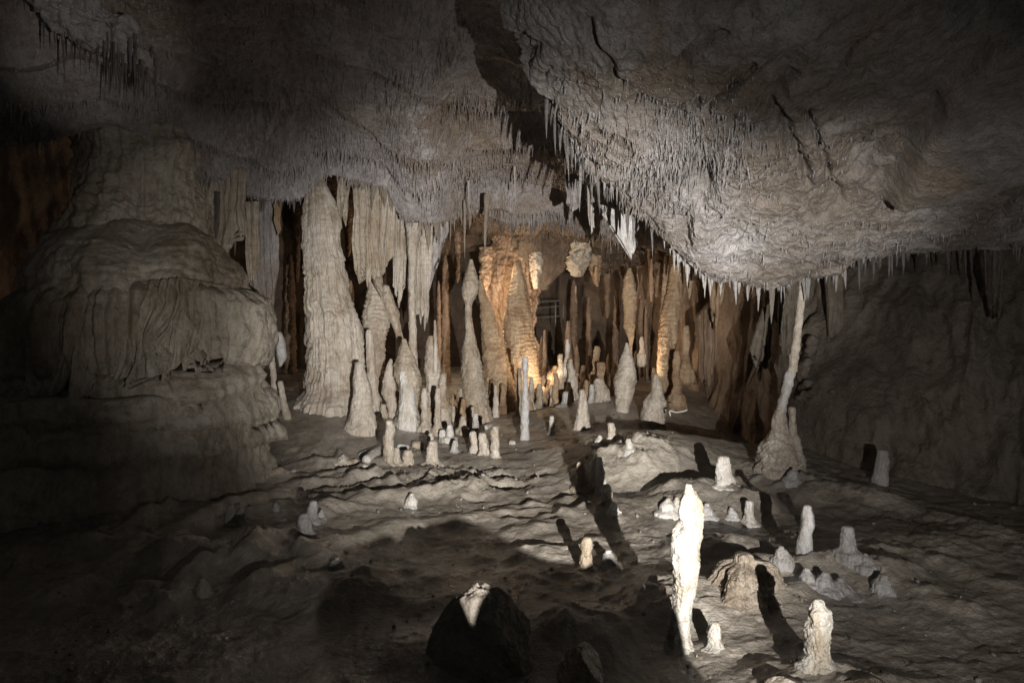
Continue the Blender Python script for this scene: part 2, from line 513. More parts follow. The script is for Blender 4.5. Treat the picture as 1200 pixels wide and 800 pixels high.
# ---- main ceiling on the left and middle
Lc = poly([(-300, 190, 6.5), (-100, 190, 7), (60, 165, 7), (130, 145, 7.2), (200, 175, 7.8), (250, 218, 8.6), (300, 234, 9.3), (345, 234, 9.6), (372, 203, 10), (410, 208, 10), (460, 222, 10.3),
           (478, 256, 10.5), (505, 266, 10.6), (525, 258, 11), (545, 246, 11.4), (600, 262, 12), (650, 258, 12.2), (690, 270, 12.3), (740, 286, 12.4), (800, 296, 12.4), (950, 300, 12)], 1000, 9)
Fc = poly([(-700, -200, 3.6), (-300, -200, 4.4), (0, -190, 4.8), (200, -180, 5.0), (400, -170, 5.1), (600, -165, 5.2), (800, -165, 5.0), (1100, -165, 4.6)], 1000, 25)
v = np.linspace(0, 1, 640)[:, None, None] ** 1.15
G = Lc[None] * (1 - v) + Fc[None] * v
vv = v[..., 0]
G[..., 2] += 0.30 * np.sin(np.pi * vv) + 0.05 * np.sin(6 * np.pi * vv)
n = normals(G)
n *= np.where(n[..., 2:3] > 0, -1, 1)
px, py = proj(G)
# tiers: the sheet steps down in drooping ledges towards the back
ph = vv * 7.0 + 0.9 * fbm(G * np.array([0.35, 0.7, 0.5]), 3) + 0.15 * fbm(G * 2, 2)
f = ph - np.floor(ph)
tier = np.where(f < 0.2, f / 0.2, 1 - (f - 0.2) / 0.8)
near = sstep(0.75, 0.35, vv)
pocket = np.exp(-((px - 600) / 55) ** 2 - ((py - 225) / 22) ** 2)
disp = 0.2 * fbm(G * 0.7, 3) + (0.10 * near + 0.04) * tier + 0.035 * fbm(G * np.array([3, 3, 1.5]), 4) + 0.016 * ridged(G * np.array([9, 9, 3]), 3) - 0.3 * pocket
G = G + n * disp[..., None] * sstep(-0.02, 0.03, vv)[..., None] 
SURF['ceiling'] = (G.copy(), n)
B = []
for dy, dz in ((0.8, 2.4), (0.7, 1.4), (0.55, 0.7), (0.35, 0.3), (0.15, 0.08)):
    row = G[0] + np.array([0, dy, dz]); row = row + (0.1 * fbm(row * 2, 3))[:, None]
    B.append(row)
tag(link('cave_ceiling', grid_mesh('cave_ceiling', np.concatenate([np.array(B), G])), 'ceiling'), kind='structure')

# ---- vault of the far chamber
Lf = poly([(380, 300, 17), (500, 300, 17), (560, 292, 16.5), (600, 285, 16), (660, 300, 16), (700, 320, 16), (800, 310, 15.5), (950, 320, 13)], 400, 15)
Ff = poly([(380, 120, 10.5), (500, 190, 11), (560, 215, 11.6), (600, 225, 12.0), (660, 225, 12.3), (700, 235, 12.3), (800, 250, 12.2), (950, 250, 11)], 400, 15)
v = np.linspace(0, 1, 200)[:, None, None]
G = Lf[None] * (1 - v) + Ff[None] * v
n = normals(G); n *= np.where(n[..., 2:3] > 0, -1, 1)
G = G + n * (0.3 * fbm(G * 0.8, 3) + 0.1 * ridged(G * 2, 4))[..., None]
SURF['vault'] = (G.copy(), n)
B = []
for dy, dz in ((0.9, 2.5), (0.6, 1.0), (0.3, 0.3)):
    B.append(G[0] + np.array([0, dy, dz]))
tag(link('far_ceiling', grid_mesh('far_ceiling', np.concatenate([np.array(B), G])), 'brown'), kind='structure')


def wall(name, top, bot, mat, nu, nv, amp=0.3, flute=0.1, sc=0.7):
    A = poly(top, nu, 31); Bm = poly(bot, nu, 31)
    v = np.linspace(0, 1, nv)[:, None, None]
    G = A[None] * (1 - v) + Bm[None] * v
    n = normals(G); n *= np.where(n[..., 1:2] > 0, -1, 1)
    d = amp * fbm(G * sc, 3) + amp * 0.22 * fbm(G * np.array([1.8, 1.8, 0.6]) * sc * 1.8, 4) + flute * (0.6 * ridged(G * np.array([2.0, 2.0, 0.22]), 2) + .7 * fbm(G * np.array([3.2, 3.2, 0.3]), 3)) * np.clip(0.45 + pn(G * .6), 0.1, 1) + 0.03 * fbm(G * np.array([6, 6, 3]), 3) + 0.008 * fbm(G * 25, 2)
    G = G + n * d[..., None]
    tag(link(name, grid_mesh(name, G), mat), kind='structure')
    return G


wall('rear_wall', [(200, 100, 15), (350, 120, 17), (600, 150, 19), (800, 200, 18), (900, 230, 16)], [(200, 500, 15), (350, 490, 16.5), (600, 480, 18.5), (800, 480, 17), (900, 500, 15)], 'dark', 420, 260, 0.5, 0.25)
wall('brown_wall', [(745, 240, 16), (800, 250, 14.2), (860, 250, 12.6), (905, 240, 11.2), (930, 240, 10.2)], [(745, 480, 15.6), (800, 480, 13.8), (850, 500, 11.8), (890, 530, 10.0), (925, 540, 9.2)], 'rust', 420, 360, 0.28, 0.22)
wall('right_wall', [(905, 240, 10.8), (960, 250, 9.8), (1050, 240, 9.0), (1200, 230, 8.0), (1400, 220, 6.6), (1800, 200, 4.6), (2600, 150, 2.6)],
     [(900, 540, 9.0), (960, 555, 8.2), (1050, 580, 7.5), (1200, 620, 6.8), (1400, 660, 5.6), (1800, 760, 4.0), (2600, 1000, 2.4)], 'olive', 640, 460, 0.34, 0.34)
wall('left_wall', [(-900, -100, 4), (-400, 60, 8), (-60, 110, 11), (60, 130, 12), (150, 140, 13), (280, 150, 14.5)], [(-900, 800, 4), (-400, 560, 8), (-60, 500, 10.5), (60, 490, 11.5), (150, 480, 12.5), (280, 480, 14)], 'rust', 420, 300, 0.35, 0.25)


# ------------------------------------------------------------------ lathe-like calcite formations
def saw(ph):
    f = ph - np.floor(ph)
    return np.where(f < 0.86, f / 0.86, (1 - f) / 0.14)


SEED = [0]


def lathe(out, d, rp=0.1, wl=0.12, fl=0.04, n1=0.14, n2=0.06, dr=1.0, tip_top=True, tip_bot=False, bury=0.25, res=1.0, wob=0.0, zw=0.35, ff=3.2, lobe=0.10):
    """closed surface from an outline given as (row, left, right) seen at distance d"""
    SEED[0] += 1
    so = SEED[0] * 5.37
    o = np.array(sorted(out), float)
    py, xl, xr = o.T
    hpx = py[-1] - py[0]
    nr = int(np.clip(hpx * 1.25 * res, 14, 460))
    k = F / d
    rows = np.linspace(py[0], py[-1], nr)
    cx = np.interp(rows, py, (xl + xr) / 2); r = np.interp(rows, py, (xr - xl) / 2)
    sm = max(1, int(nr / 40)) * 2 + 1
    if nr > 20 and sm > 1:
        kk = np.ones(sm) / sm
        cx = np.convolve(np.pad(cx, sm // 2, mode='edge'), kk, 'valid'); r = np.convolve(np.pad(r, sm // 2, mode='edge'), kk, 'valid')
    if tip_top:
        a = np.linspace(0.06, 1, 7)[:-1]
        rows = np.r_[rows[0] - r[0] * 0.9 * (1 - a ** 1.6) * 1.0, rows]
        cx = np.r_[np.full(6, cx[0]), cx]; r = np.r_[r[0] * np.sqrt(1 - (1 - a) ** 2), r]
    if tip_bot:
        a = np.linspace(0.06, 1, 7)[:-1][::-1]
        rows = np.r_[rows, rows[-1] + r[-1] * 0.9 * (1 - a ** 1.6)]
        cx = np.r_[cx, np.full(6, cx[-1])]; r = np.r_[r, r[-1] * np.sqrt(1 - (1 - a) ** 2)]
    X = (cx - CX) / k; Z = H - (rows - CY) / k; R = r / k
    if bury and not tip_bot:
        X = np.r_[X, X[-1], X[-1]]; Z = np.r_[Z, Z[-1] - bury * 0.5, Z[-1] - bury]; R = np.r_[R, R[-1] * 1.08, R[-1] * 1.12]
    ns = int(np.clip(2 * math.pi * r.max() * 0.95 * res, 18, 300))
    th = np.linspace(0, 2 * math.pi, ns, endpoint=False)
    s = float(np.mean(R))
    C, S_ = np.cos(th)[None], np.sin(th)[None]
    Rr = R[:, None]
    base = np.stack([X[:, None] + Rr * C, d + Rr * dr * S_, np.broadcast_to(Z[:, None], (len(Z), ns))], -1)
    th3 = np.stack([np.broadcast_to(C * 1.1, base.shape[:2]), np.broadcast_to(S_ * 1.1, base.shape[:2]), base[..., 2] / (s * 2.4)], -1) + so
    zf = sstep(0, 0.12, np.linspace(0, 1, len(Z)))[:, None] * sstep(1.0, 0.9, np.linspace(0, 1, len(Z)))[:, None]
    base[..., 2] += zw * s * zf * fbm(th3, 2)
    q = base + so
    disp = lobe * fbm(th3 * 0.9 + 41, 2) * 2.0 + 1.25 * n1 * fbm(q / (s * 1.6), 3) + 1.7 * n2 * fbm(q / (s * 0.5), 4, .6) + 0.5 * n2 * ridged(q / (s * 0.22), 3)
    if fl:
        fq = np.stack([np.broadcast_to(C * ff, base.shape[:2]), np.broadcast_to(S_ * ff, base.shape[:2]), base[..., 2] / (s * 7)], -1) + so
        disp = disp + fl * ridged(fq, 3)
    if rp:
        ph = (Z[0] - base[..., 2]) / wl + 0.9 * fbm(q / (s * 1.3), 2) + 0.45 * fbm(q / (s * 0.5), 2)
        disp = disp + rp * (saw(ph) - 0.5) * (0.65 + 0.7 * pn(q / (s * 1.1) + 31))
    if wob:
        base[..., 0] += (wob * R.mean() * pn(np.stack([Z / (s * 3), 0 * Z + so, 0 * Z], -1)))[:, None]
    fade = np.ones(len(Z))
    Gg = base.copy()
    Gg[..., 0] += Rr * disp * C * fade[:, None]
    Gg[..., 1] += Rr * disp * S_ * dr * fade[:, None]
    return Gg, (X[-1], d, Z[-1]), (X[0], d, Z[0])


def formation(name, label, cat, out, d=None, mat='pale', group=None, parent=None, plabel=None, **kw):
    o = sorted(out)
    if d is None:
        b = o[-1]
        d = hit((b[1] + b[2]) / 2, b[0])
    G, bot, top = lathe(out, d, **kw)
    org = bot if not kw.get('tip_bot') else top
    if parent is not None:
        org = tuple(parent.location)
    me = grid_mesh(name, G[:, ::-1], closed=True, origin=org, cap0=True, cap1=True)
    ob = link(name, me, mat, origin=org, parent=parent)
    if parent is None:
        tag(ob, label, cat, group)
    elif plabel:
        ob['label'] = plabel
    return ob


def W(c, rows):
    """outline of constant centre: rows of (row, half width)"""
    return [(y, c - w, c + w) for y, w in rows]


def stub(px, top, bot, w, label, mat='pale', d=None, lean=0, flare=1.25, cat='stalagmite', group='small stalagmites', name='stalagmite', **kw):
    t = np.array([0, .18, .4, .62, .84, 1.0, 1.09])
    j = 0.06 * rng.normal(size=7)
    bead = (bot - top) < 1.15 * w
    prof = (np.array([0.42, 0.8, 1.0, 1.1, 1.22, 1.5, 2.0]) if bead else np.array([0.74, 0.94, 1.0, 1.0, 1.1, flare + .2, flare + 1.0])) + j
    out = [(top + (bot - top) * a, px + lean * (1 - a) - w * p / 2, px + lean * (1 - a) + w * p / 2) for a, p in zip(t, prof)]
    if d is None:
        d = hit(px, bot)
    k = dict(rp=0.10, wl=0.05, n1=0.30, n2=0.14, fl=0.05, wob=0.35)
    k.update(kw)
    if bead:
        k.update(rp=0, zw=.1, bury=.12)
    return formation(name, label, cat, out, d, mat, group, **k)


SG = 'tall stalagmites and columns'
# the big pale column
formation('stalagmite', 'tallest pale banded stalagmite, its pointed top reaching the left ceiling', 'stalagmite',
          [(203, 369, 375), (215, 362, 383), (232, 358, 391), (254, 357, 396), (290, 357, 397), (303, 359, 402), (330, 360, 407), (348, 362, 408), (352, 361, 411), (375, 362, 418), (400, 362, 420), (430, 363, 424), (450, 361, 425), (463, 357, 431), (474, 346, 440)],
          10.0, 'pale', SG, rp=0.15, wl=0.52, fl=0.15, ff=5.0, n1=0.12, n2=0.035, zw=.5, bury=0.5)
formation('stalagmite', 'smooth white stalagmite flaring at its foot, in front of the tallest banded one', 'stalagmite',
          [(428, 416, 425), (436, 415, 428), (448, 414, 433), (462, 414, 436), (480, 412, 437), (492, 408, 440), (503, 404, 444)], None, 'pale', SG, rp=0.06, n1=0.14, wl=.3, bury=.4)
formation('stalagmite', 'slim pale pillar standing right of the tallest banded stalagmite', 'stalagmite',
          [(389, 429, 436), (400, 429, 438), (430, 430, 441), (456, 431, 443), (470, 430, 445)], 9.9, 'pale', SG, rp=0.04, n1=0.12, bury=.4)
formation('stalagmite', 'tan pagoda stalagmite with close ripples hanging below the yellow drapery', 'stalagmite',
          [(322, 433, 444), (332, 432, 446), (345, 430, 451), (360, 427, 455), (375, 425, 458), (390, 424, 454), (402, 427, 452), (416, 433, 451), (432, 437, 448), (455, 438, 447)], 10.6, 'cream', SG, rp=0.22, wl=0.075, n1=0.12, bury=.4)
formation('stalagmite', 'tan shoulder of flowstone arching down beside the pagoda stalagmite', 'flowstone',
          [(338, 447, 456), (348, 448, 461), (358, 450, 464), (368, 454, 467), (380, 459, 469), (390, 463, 471), (400, 466, 474), (412, 468, 480)], 10.55, 'cream', SG, rp=0.12, wl=0.1, bury=.2, n1=.2)
formation('stalagmite', 'pale stalagmite with ochre rippled cap and smooth white lower shaft', 'stalagmite',
          [(399, 471, 476), (408, 468, 480), (418, 465, 485), (430, 463, 490), (444, 463, 494), (449, 466, 493), (460, 468, 491), (478, 468, 489), (488, 466, 491), (497, 459, 496)], 9.7, 'cream', SG, rp=0.16, wl=0.07, n1=0.12, bury=.4)
formation('stalagmite', 'white shaft clinging to the front of the ochre capped stalagmite', 'stalagmite',
          [(432, 470, 474), (440, 469, 477), (455, 469, 484), (475, 469, 486), (492, 467, 489)], 9.55, 'white', SG, rp=0.03, n1=0.2, fl=.15, bury=.3)
formation('stalagmite', 'rough leaning pale stalagmite left of the ochre capped one', 'stalagmite',
          [(422, 456, 460), (432, 452, 461), (445, 449, 462), (460, 449, 463), (474, 453, 465), (484, 455, 466)], 9.9, 'pale', SG, rp=0.1, n1=0.3, n2=.14, bury=.3)
formation('column', 'thin pale column running from the ceiling to the floor through the middle group', 'column',
          [(262, 476, 492), (280, 477, 490), (300, 478, 488), (350, 479, 487), (400, 479, 488), (440, 481, 490), (480, 481, 491), (500, 480, 494)], 10.5, 'pale', SG, tip_top=False, rp=0.08, n1=0.16, fl=.06, bury=.4)
formation('stalagmite', 'slim white finger on the pale knobbed stalagmite right of the thin column', 'stalagmite',
          [(376, 508.5, 511), (390, 508, 512), (412, 508, 513), (430, 507, 513)], 10.2, 'pale', SG, rp=.05, bury=.1)
formation('stalagmite', 'pale knobbed stalagmite with skirted base under the slim white finger', 'stalagmite',
          [(396, 502, 508), (405, 499, 511), (420, 498, 514), (432, 497, 516), (445, 499, 515), (470, 500, 512), (490, 500, 513)], 10.3, 'pale', SG, rp=0.2, wl=0.12, bury=.4)
stub(497.5, 457, 498, 7.5, 'straight pale peg stalagmite, left of a pair under the skirted one', d=9.5, group=SG)
stub(513, 457, 500, 7, 'straight pale peg stalagmite, right of a pair under the skirted one', d=9.5, group=SG)
stub(519, 440, 474, 9, 'tan peg stalagmite standing behind the pair of pale pegs', 'cream', d=10.2, group=SG)
formation('stalagmite', 'tall pagoda stalagmite with a narrow waist and drooping skirts, left of the warm lit cone', 'stalagmite',
          [(306, 550, 554), (313, 547, 557), (322, 544, 560), (335, 541, 562), (347, 541, 558), (356, 545, 553), (370, 545, 553), (390, 546, 556), (400, 544, 558), (420, 541, 562), (445, 540, 568), (470, 541, 573), (485, 547, 577), (493, 550, 578)],
          11.0, 'cream', SG, rp=0.15, wl=0.085, n1=0.12, fl=.05, bury=.1)
stub(557, 486, 530, 8, 'short grey stalagmite under the skirt of the tall pagoda stalagmite', 'bluewhite', d=9.4, group=SG)
formation('stalagmite', 'broad tan stalagmite slumped behind the tall pagoda one', 'stalagmite',
          [(330, 560, 566), (345, 560, 570), (360, 562, 576), (380, 564, 583), (400, 565, 590), (430, 566, 597), (450, 568, 602), (475, 570, 610)], 12.6, 'tan', SG, rp=0.14, wl=0.14, n1=.2, bury=.4)
formation('stalagmite', 'large pointed tan cone stalagmite in the warm light at the centre', 'stalagmite',
          [(308, 603, 610), (320, 600, 614), (335, 598, 617), (350, 594, 620), (370, 591, 624), (390, 590, 626), (410, 591, 628), (430, 592, 630), (450, 593, 633), (478, 594, 637)], 13.0, 'tan', SG, rp=0.09, wl=0.075, n1=.1, fl=.03, bury=.4)
formation('stalagmite', 'slender bluish grey stalagmite in front of the warm lit cone', 'stalagmite',
          [(421, 612, 619), (430, 611.5, 619), (440, 613, 618), (455, 613, 619), (475, 611, 620), (500, 610, 620), (516, 609, 621)], 9.6, 'bluewhite', SG, rp=0.08, n1=0.16, bury=.3)
stub(608.5, 433, 482, 6, 'bright cream peg lit from behind beside the bluish grey stalagmite', 'cream', d=11.2, group=SG)
formation('stalagmite', 'pale conical stalagmite with overhanging rippled skirt, right of the centre', 'stalagmite',
          [(403, 733, 736), (412, 730, 739), (422, 727, 742), (435, 723, 745), (446, 719, 746), (455, 721, 743), (465, 721, 740), (474, 721, 737)], 10.8, 'pale', SG, rp=0.16, wl=0.085, n1=.14, bury=.3)
formation('stalagmite', 'stout stalagmite with a white cap on a broad grey foot', 'stalagmite',
          [(440, 766, 771), (447, 764, 775), (456, 764, 777), (462, 762, 777), (470, 756, 781), (482, 752, 781), (496, 751, 779), (509, 748, 784)], 10.4, 'pale', SG, rp=0.1, wl=0.1, n1=.2, bury=.3)
formation('stalagmite', 'pale lumpy stalagmite standing alone on the dark slope', 'stalagmite',
          [(459, 679, 686), (470, 678, 688), (485, 676, 690), (494, 674, 691), (504, 673, 691)], None, 'pale', SG, rp=0.1, wl=0.1, n1=.2, bury=.3)
stub(646.5, 489, 508, 6, 'thin short white stalagmite left of the lumpy one', 'white')
stub(665, 399, 424, 5, 'bright white tip standing highest in the warm lit cluster', 'white', d=12.6, group=SG)
stub(657, 417, 442, 6.5, 'cream finger in the warm lit cluster', 'cream', d=12.6, group=SG)
stub(652, 432, 456, 21, 'squat tan lump at the foot of the cream finger', 'tan', d=12.8, group=SG, n1=.35)
stub(669, 423, 458, 8, 'narrow grey stalagmite under the bright white tip', 'pale', d=12.3, group=SG)
stub(664, 462, 474, 10, 'small pale lump right of the warm lit cluster', 'bluewhite', d=11.6)
stub(687.5, 447, 470, 6, 'rusty peg behind the lumpy stalagmite', 'orange', d=11.6, group=SG)
stub(705, 428, 455, 12, 'rusty stump right of the dark gap', 'orange', d=12.6, group=SG)
stub(699, 408, 445, 8, 'tall thin tan stalagmite behind the rusty stump', 'tan', d=13.2, group=SG)
stub(703, 448, 472, 18, 'grey boulder-like stump in front of the rusty one', 'pale', d=11.4, n1=.3, group=SG)
stub(692.5, 452, 470, 6, 'little grey peg left of the boulder-like stump', 'bluewhite', d=11.4)
formation('column', 'pinkish cream column thick in the middle, below the white fin', 'column',
          [(316, 736, 740), (326, 732, 743), (346, 730, 746), (366, 732, 745), (385, 731, 744), (393, 735, 743), (402, 737, 741), (420, 737, 741)], 13.4, 'tan', SG, rp=0.16, wl=0.09, n1=.2, bury=.1)
formation('column', 'thick brown column with cracked bark-like surface, right of the centre', 'column',
          [(300, 788, 799), (330, 785, 801), (350, 780, 799), (370, 777, 796), (390, 774, 793), (420, 772, 790), (445, 771, 788), (470, 768, 792)], 13.0, 'tan', SG, tip_top=False, rp=0.2, wl=0.09, n1=.25, bury=.3)
formation('column', 'thin rusty column against the left side of the bark-like one', 'column',
          [(300, 779, 784), (330, 776, 783), (360, 774, 780), (400, 771, 778), (470, 768, 776)], 13.3, 'orange', SG, tip_top=False, rp=0.15, wl=0.1, n1=.3, bury=.3)
formation('stalactite', 'gold brown twisted hanging rod left of the bark-like column', 'stalactite',
          [(290, 758, 766), (310, 760, 766), (340, 761, 766), (352, 762, 765)], 13.8, 'orange', SG, tip_top=False, tip_bot=True, rp=0.3, wl=0.07, n1=.3)
stub(804, 384, 430, 8.5, 'pale peg standing before the brown wall', 'tan', d=12.2, group=SG)
stub(793, 414, 460, 9, 'short brown stalagmite at the foot of the brown wall', 'tan', d=12.0, group=SG)
stub(766, 432, 460, 5, 'thin brown stalagmite just behind the white capped one', 'orange', d=12.4, group=SG)
stub(752, 396, 414, 5, 'small pale hanging nub in the dark right of the cone', 'pale', d=14, group=SG)
# side pieces among the groups
formation('stalagmite', 'bent pale stalagmite leaning beside the left flowstone mound', 'stalagmite',
          [(449, 325, 332), (460, 327, 334), (475, 329, 337), (490, 332, 342)], None, 'pale', SG, rp=.08, n1=.25, bury=.3)
formation('stalagmite', 'thin pale stalagmite in the dark gap right of the mound', 'stalagmite',
          [(392, 313, 318), (410, 314, 320), (430, 316, 323), (447, 318, 325)], 9.6, 'pale', SG, rp=.08, n1=.2, bury=.2)
formation('stalactite', 'grey spindle hanging in the dark gap right of the mound', 'stalactite',
          [(392, 324, 331), (405, 323, 335), (418, 325, 336), (428, 327, 330)], 9.7, 'bluewhite', SG, rp=.1, n1=.2, tip_bot=True)
stub(307, 446, 480, 9, 'stubby stalagmite on the right edge of the flowstone mound', 'cream', d=7.9, group=SG)
stub(456, 496, 541, 12, 'tall blunt peg stalagmite at the front of the column group', 'pale')
stub(464.5, 527, 541, 9, 'round topped white knob beside the tall blunt peg', 'pale')
stub(478, 531, 545, 12, 'short cream knob among the broken pieces', 'cream')
stub(507, 520, 542, 13, 'cream cone with a tiny second tip below the pair of pegs', 'pale')
stub(504.5, 509, 522, 7, 'tiny peg growing behind the cream cone', 'pale', d=8.9)
stub(555, 508, 530, 9, 'left one of three stubby pegs before the tall pagoda stalagmite', 'pale')
stub(566.5, 510, 533, 11, 'middle stubby peg, broadest of the three before the tall pagoda stalagmite', 'pale')
stub(580, 502, 535, 9, 'right one of three stubby pegs, with the taller pointed tip', 'pale')
stub(519, 506, 517, 8, 'small white knob at the edge of the dark hollow', 'white')
stub(533, 518, 529, 8, 'small grey knob on the broken crust', 'bluewhite')
stub(527, 500, 512, 8, 'small white knob behind the dark hollow', 'white', d=9.2)
# floor, middle right
formation('stalagmite', 'milky bent stalagmite on the lit hump, left of the dark shadow streak', 'stalagmite', [(538, 699, 706), (550, 698, 708), (562, 699, 710), (575, 697, 712), (579, 697, 713)], None, 'white', 'small stalagmites', rp=.05, n1=.25)
stub(711.5, 571, 589, 12, 'rounded milky knob below the bent stalagmite', 'white')
stub(719, 589, 598, 9, 'tiny milky bud below the rounded knob', 'white', n1=.4)
stub(684, 545, 570, 13, 'pointed tan stalagmite beside the long shadow streak', 'cream', lean=-3, flare=1.5)
stub(687, 634, 668, 14, 'yellow white stump in front of its own narrow shadow', 'cream', lean=1)
stub(713, 647, 660, 13, 'small wet knob at the end of the long shadow streak', 'bluewhite', n1=.4)
stub(716, 498, 516, 9, 'small white tooth on top of the lit hump', 'pale', flare=1.6)
stub(737, 516, 526, 8, 'tiny white tooth right of the one on top of the hump', 'white', flare=1.4)
stub(703, 512, 520, 9, 'tiny white bud on the left crest of the hump', 'white')
stub(848, 540, 566, 18, 'dome headed white stalagmite on the wet ledge', 'white', flare=1.05, rp=.12, n1=.18)
stub(878, 590, 612, 11, 'short milky stalagmite under the dome headed one', 'white', flare=1.3)
stub(829, 592, 603, 13, 'round wet bead left of the short milky stalagmite', 'bluewhite', n1=.35)
stub(858, 596, 605, 10, 'round wet bead beside the short milky stalagmite', 'bluewhite', n1=.35)
stub(783, 586, 598, 15, 'pair of white buds left of the tall white stalagmite', 'white', n1=.5)
stub(793, 584, 594, 10, 'white bud touching the pair left of the tall white stalagmite', 'white', n1=.5)
formation('stalagmite', 'tall smooth bluish stalagmite on the right slope, slightly bent', 'stalagmite',
          [(596, 941, 951), (604, 939, 954), (615, 939, 954), (625, 937, 951), (640, 934, 951), (648, 933, 952)], None, 'bluewhite', 'small stalagmites', rp=.04, n1=.12, n2=.04, wl=.15)
stub(993, 622, 644, 16, 'short round topped stalagmite right of the tall bluish one', 'bluewhite', flare=1.1, n1=.12, rp=.04)
formation('stalagmite', 'leaning grey white stalagmite at the foot of the right wall', 'stalagmite',
          [(532, 1029, 1041), (540, 1027, 1041), (555, 1024, 1041), (567, 1022, 1041)], None, 'bluewhite', 'small stalagmites', rp=.06, n1=.14)
stub(1036, 677, 694, 19, 'glossy rounded knob farthest right on the slope', 'bluewhite', n1=.3, flare=1.2)
stub(945, 668, 680, 15, 'small glossy bead left on the wet ridge', 'bluewhite', n1=.3)
stub(967, 673, 687, 20, 'low glossy hump next to the small bead on the wet ridge', 'bluewhite', n1=.4, flare=1.6)
stub(985, 680, 694, 24, 'wide glossy hump at the end of the wet ridge', 'bluewhite', n1=.4, flare=1.6)
stub(917, 642, 652, 13, 'small glossy bead on the ledge left of the tall bluish stalagmite', 'bluewhite', n1=.3)
stub(1014, 650, 660, 14, 'dim glossy bead right of the short round topped stalagmite', 'bluewhite', n1=.3)
stub(929, 550, 560, 12, 'low glossy bead before the leaning column', 'bluewhite', n1=.3)
formation('stalagmite', 'knobbly bright white stalagmite with a crooked head near the bottom right', 'stalagmite',
          [(708, 951, 965), (716, 948, 972), (724, 949, 974), (734, 947, 972), (746, 945, 971), (758, 945, 970), (770, 941, 973), (778, 937, 978)], None, 'milky', 'small stalagmites', rp=.08, n1=.3, n2=.14)
stub(838, 733, 757, 16, 'broken off white stump beside the tall white stalagmite', 'milky', flare=1.15, rp=.03, n1=.15)
formation('stalagmite', 'tallest near stalagmite, glaring white with jagged left edge', 'stalagmite',
          [(570, 803, 810), (578, 801, 817), (590, 797, 821), (603, 795, 823), (612, 796, 822), (622, 791, 821), (635, 789, 821), (650, 788, 819), (668, 789, 818), (690, 788, 814), (710, 788, 809), (735, 785, 806), (750, 782, 807), (760, 776, 813)],
          None, 'milky', 'small stalagmites', rp=0.12, wl=.16, n1=.26, n2=.08, fl=.05, bury=.3)
# left floor
formation('stalagmite', 'stubby pale stalagmite standing at the near edge of the left mound', 'stalagmite', [(542, 243, 251), (552, 239, 255), (560, 240, 255), (570, 236, 257), (577, 232, 258)], None, 'pale', 'small stalagmites', n1=.25)
stub(270, 596, 613, 10, 'left of two little white pegs on the left floor', 'bluewhite')
stub(282, 597, 613, 10, 'right of two little white pegs on the left floor', 'bluewhite')
stub(366, 590, 607, 12, 'glossy upper knob of a pair on the left terrace', 'bluewhite')
stub(357, 606, 628, 15, 'lower and larger pale knob of a pair on the left terrace', 'bluewhite')
stub(376, 598, 606, 7, 'tiny bead right of the glossy upper knob', 'bluewhite')
stub(482, 580, 592, 12, 'lone white button on the middle terrace', 'white', n1=.15)
stub(323, 590, 597, 7, 'tiny bead between the little pegs and the terrace edge', 'bluewhite')
stub(238, 680, 696, 16, 'dim pale knob on the lower left terrace', 'pale', n1=.3, flare=1.5)
stub(395, 655, 666, 14, 'glossy button where the shadow begins, centre left', 'bluewhite', n1=.2)
stub(402, 534, 541, 10, 'pale pebble left end of the broken pieces', 'pale')

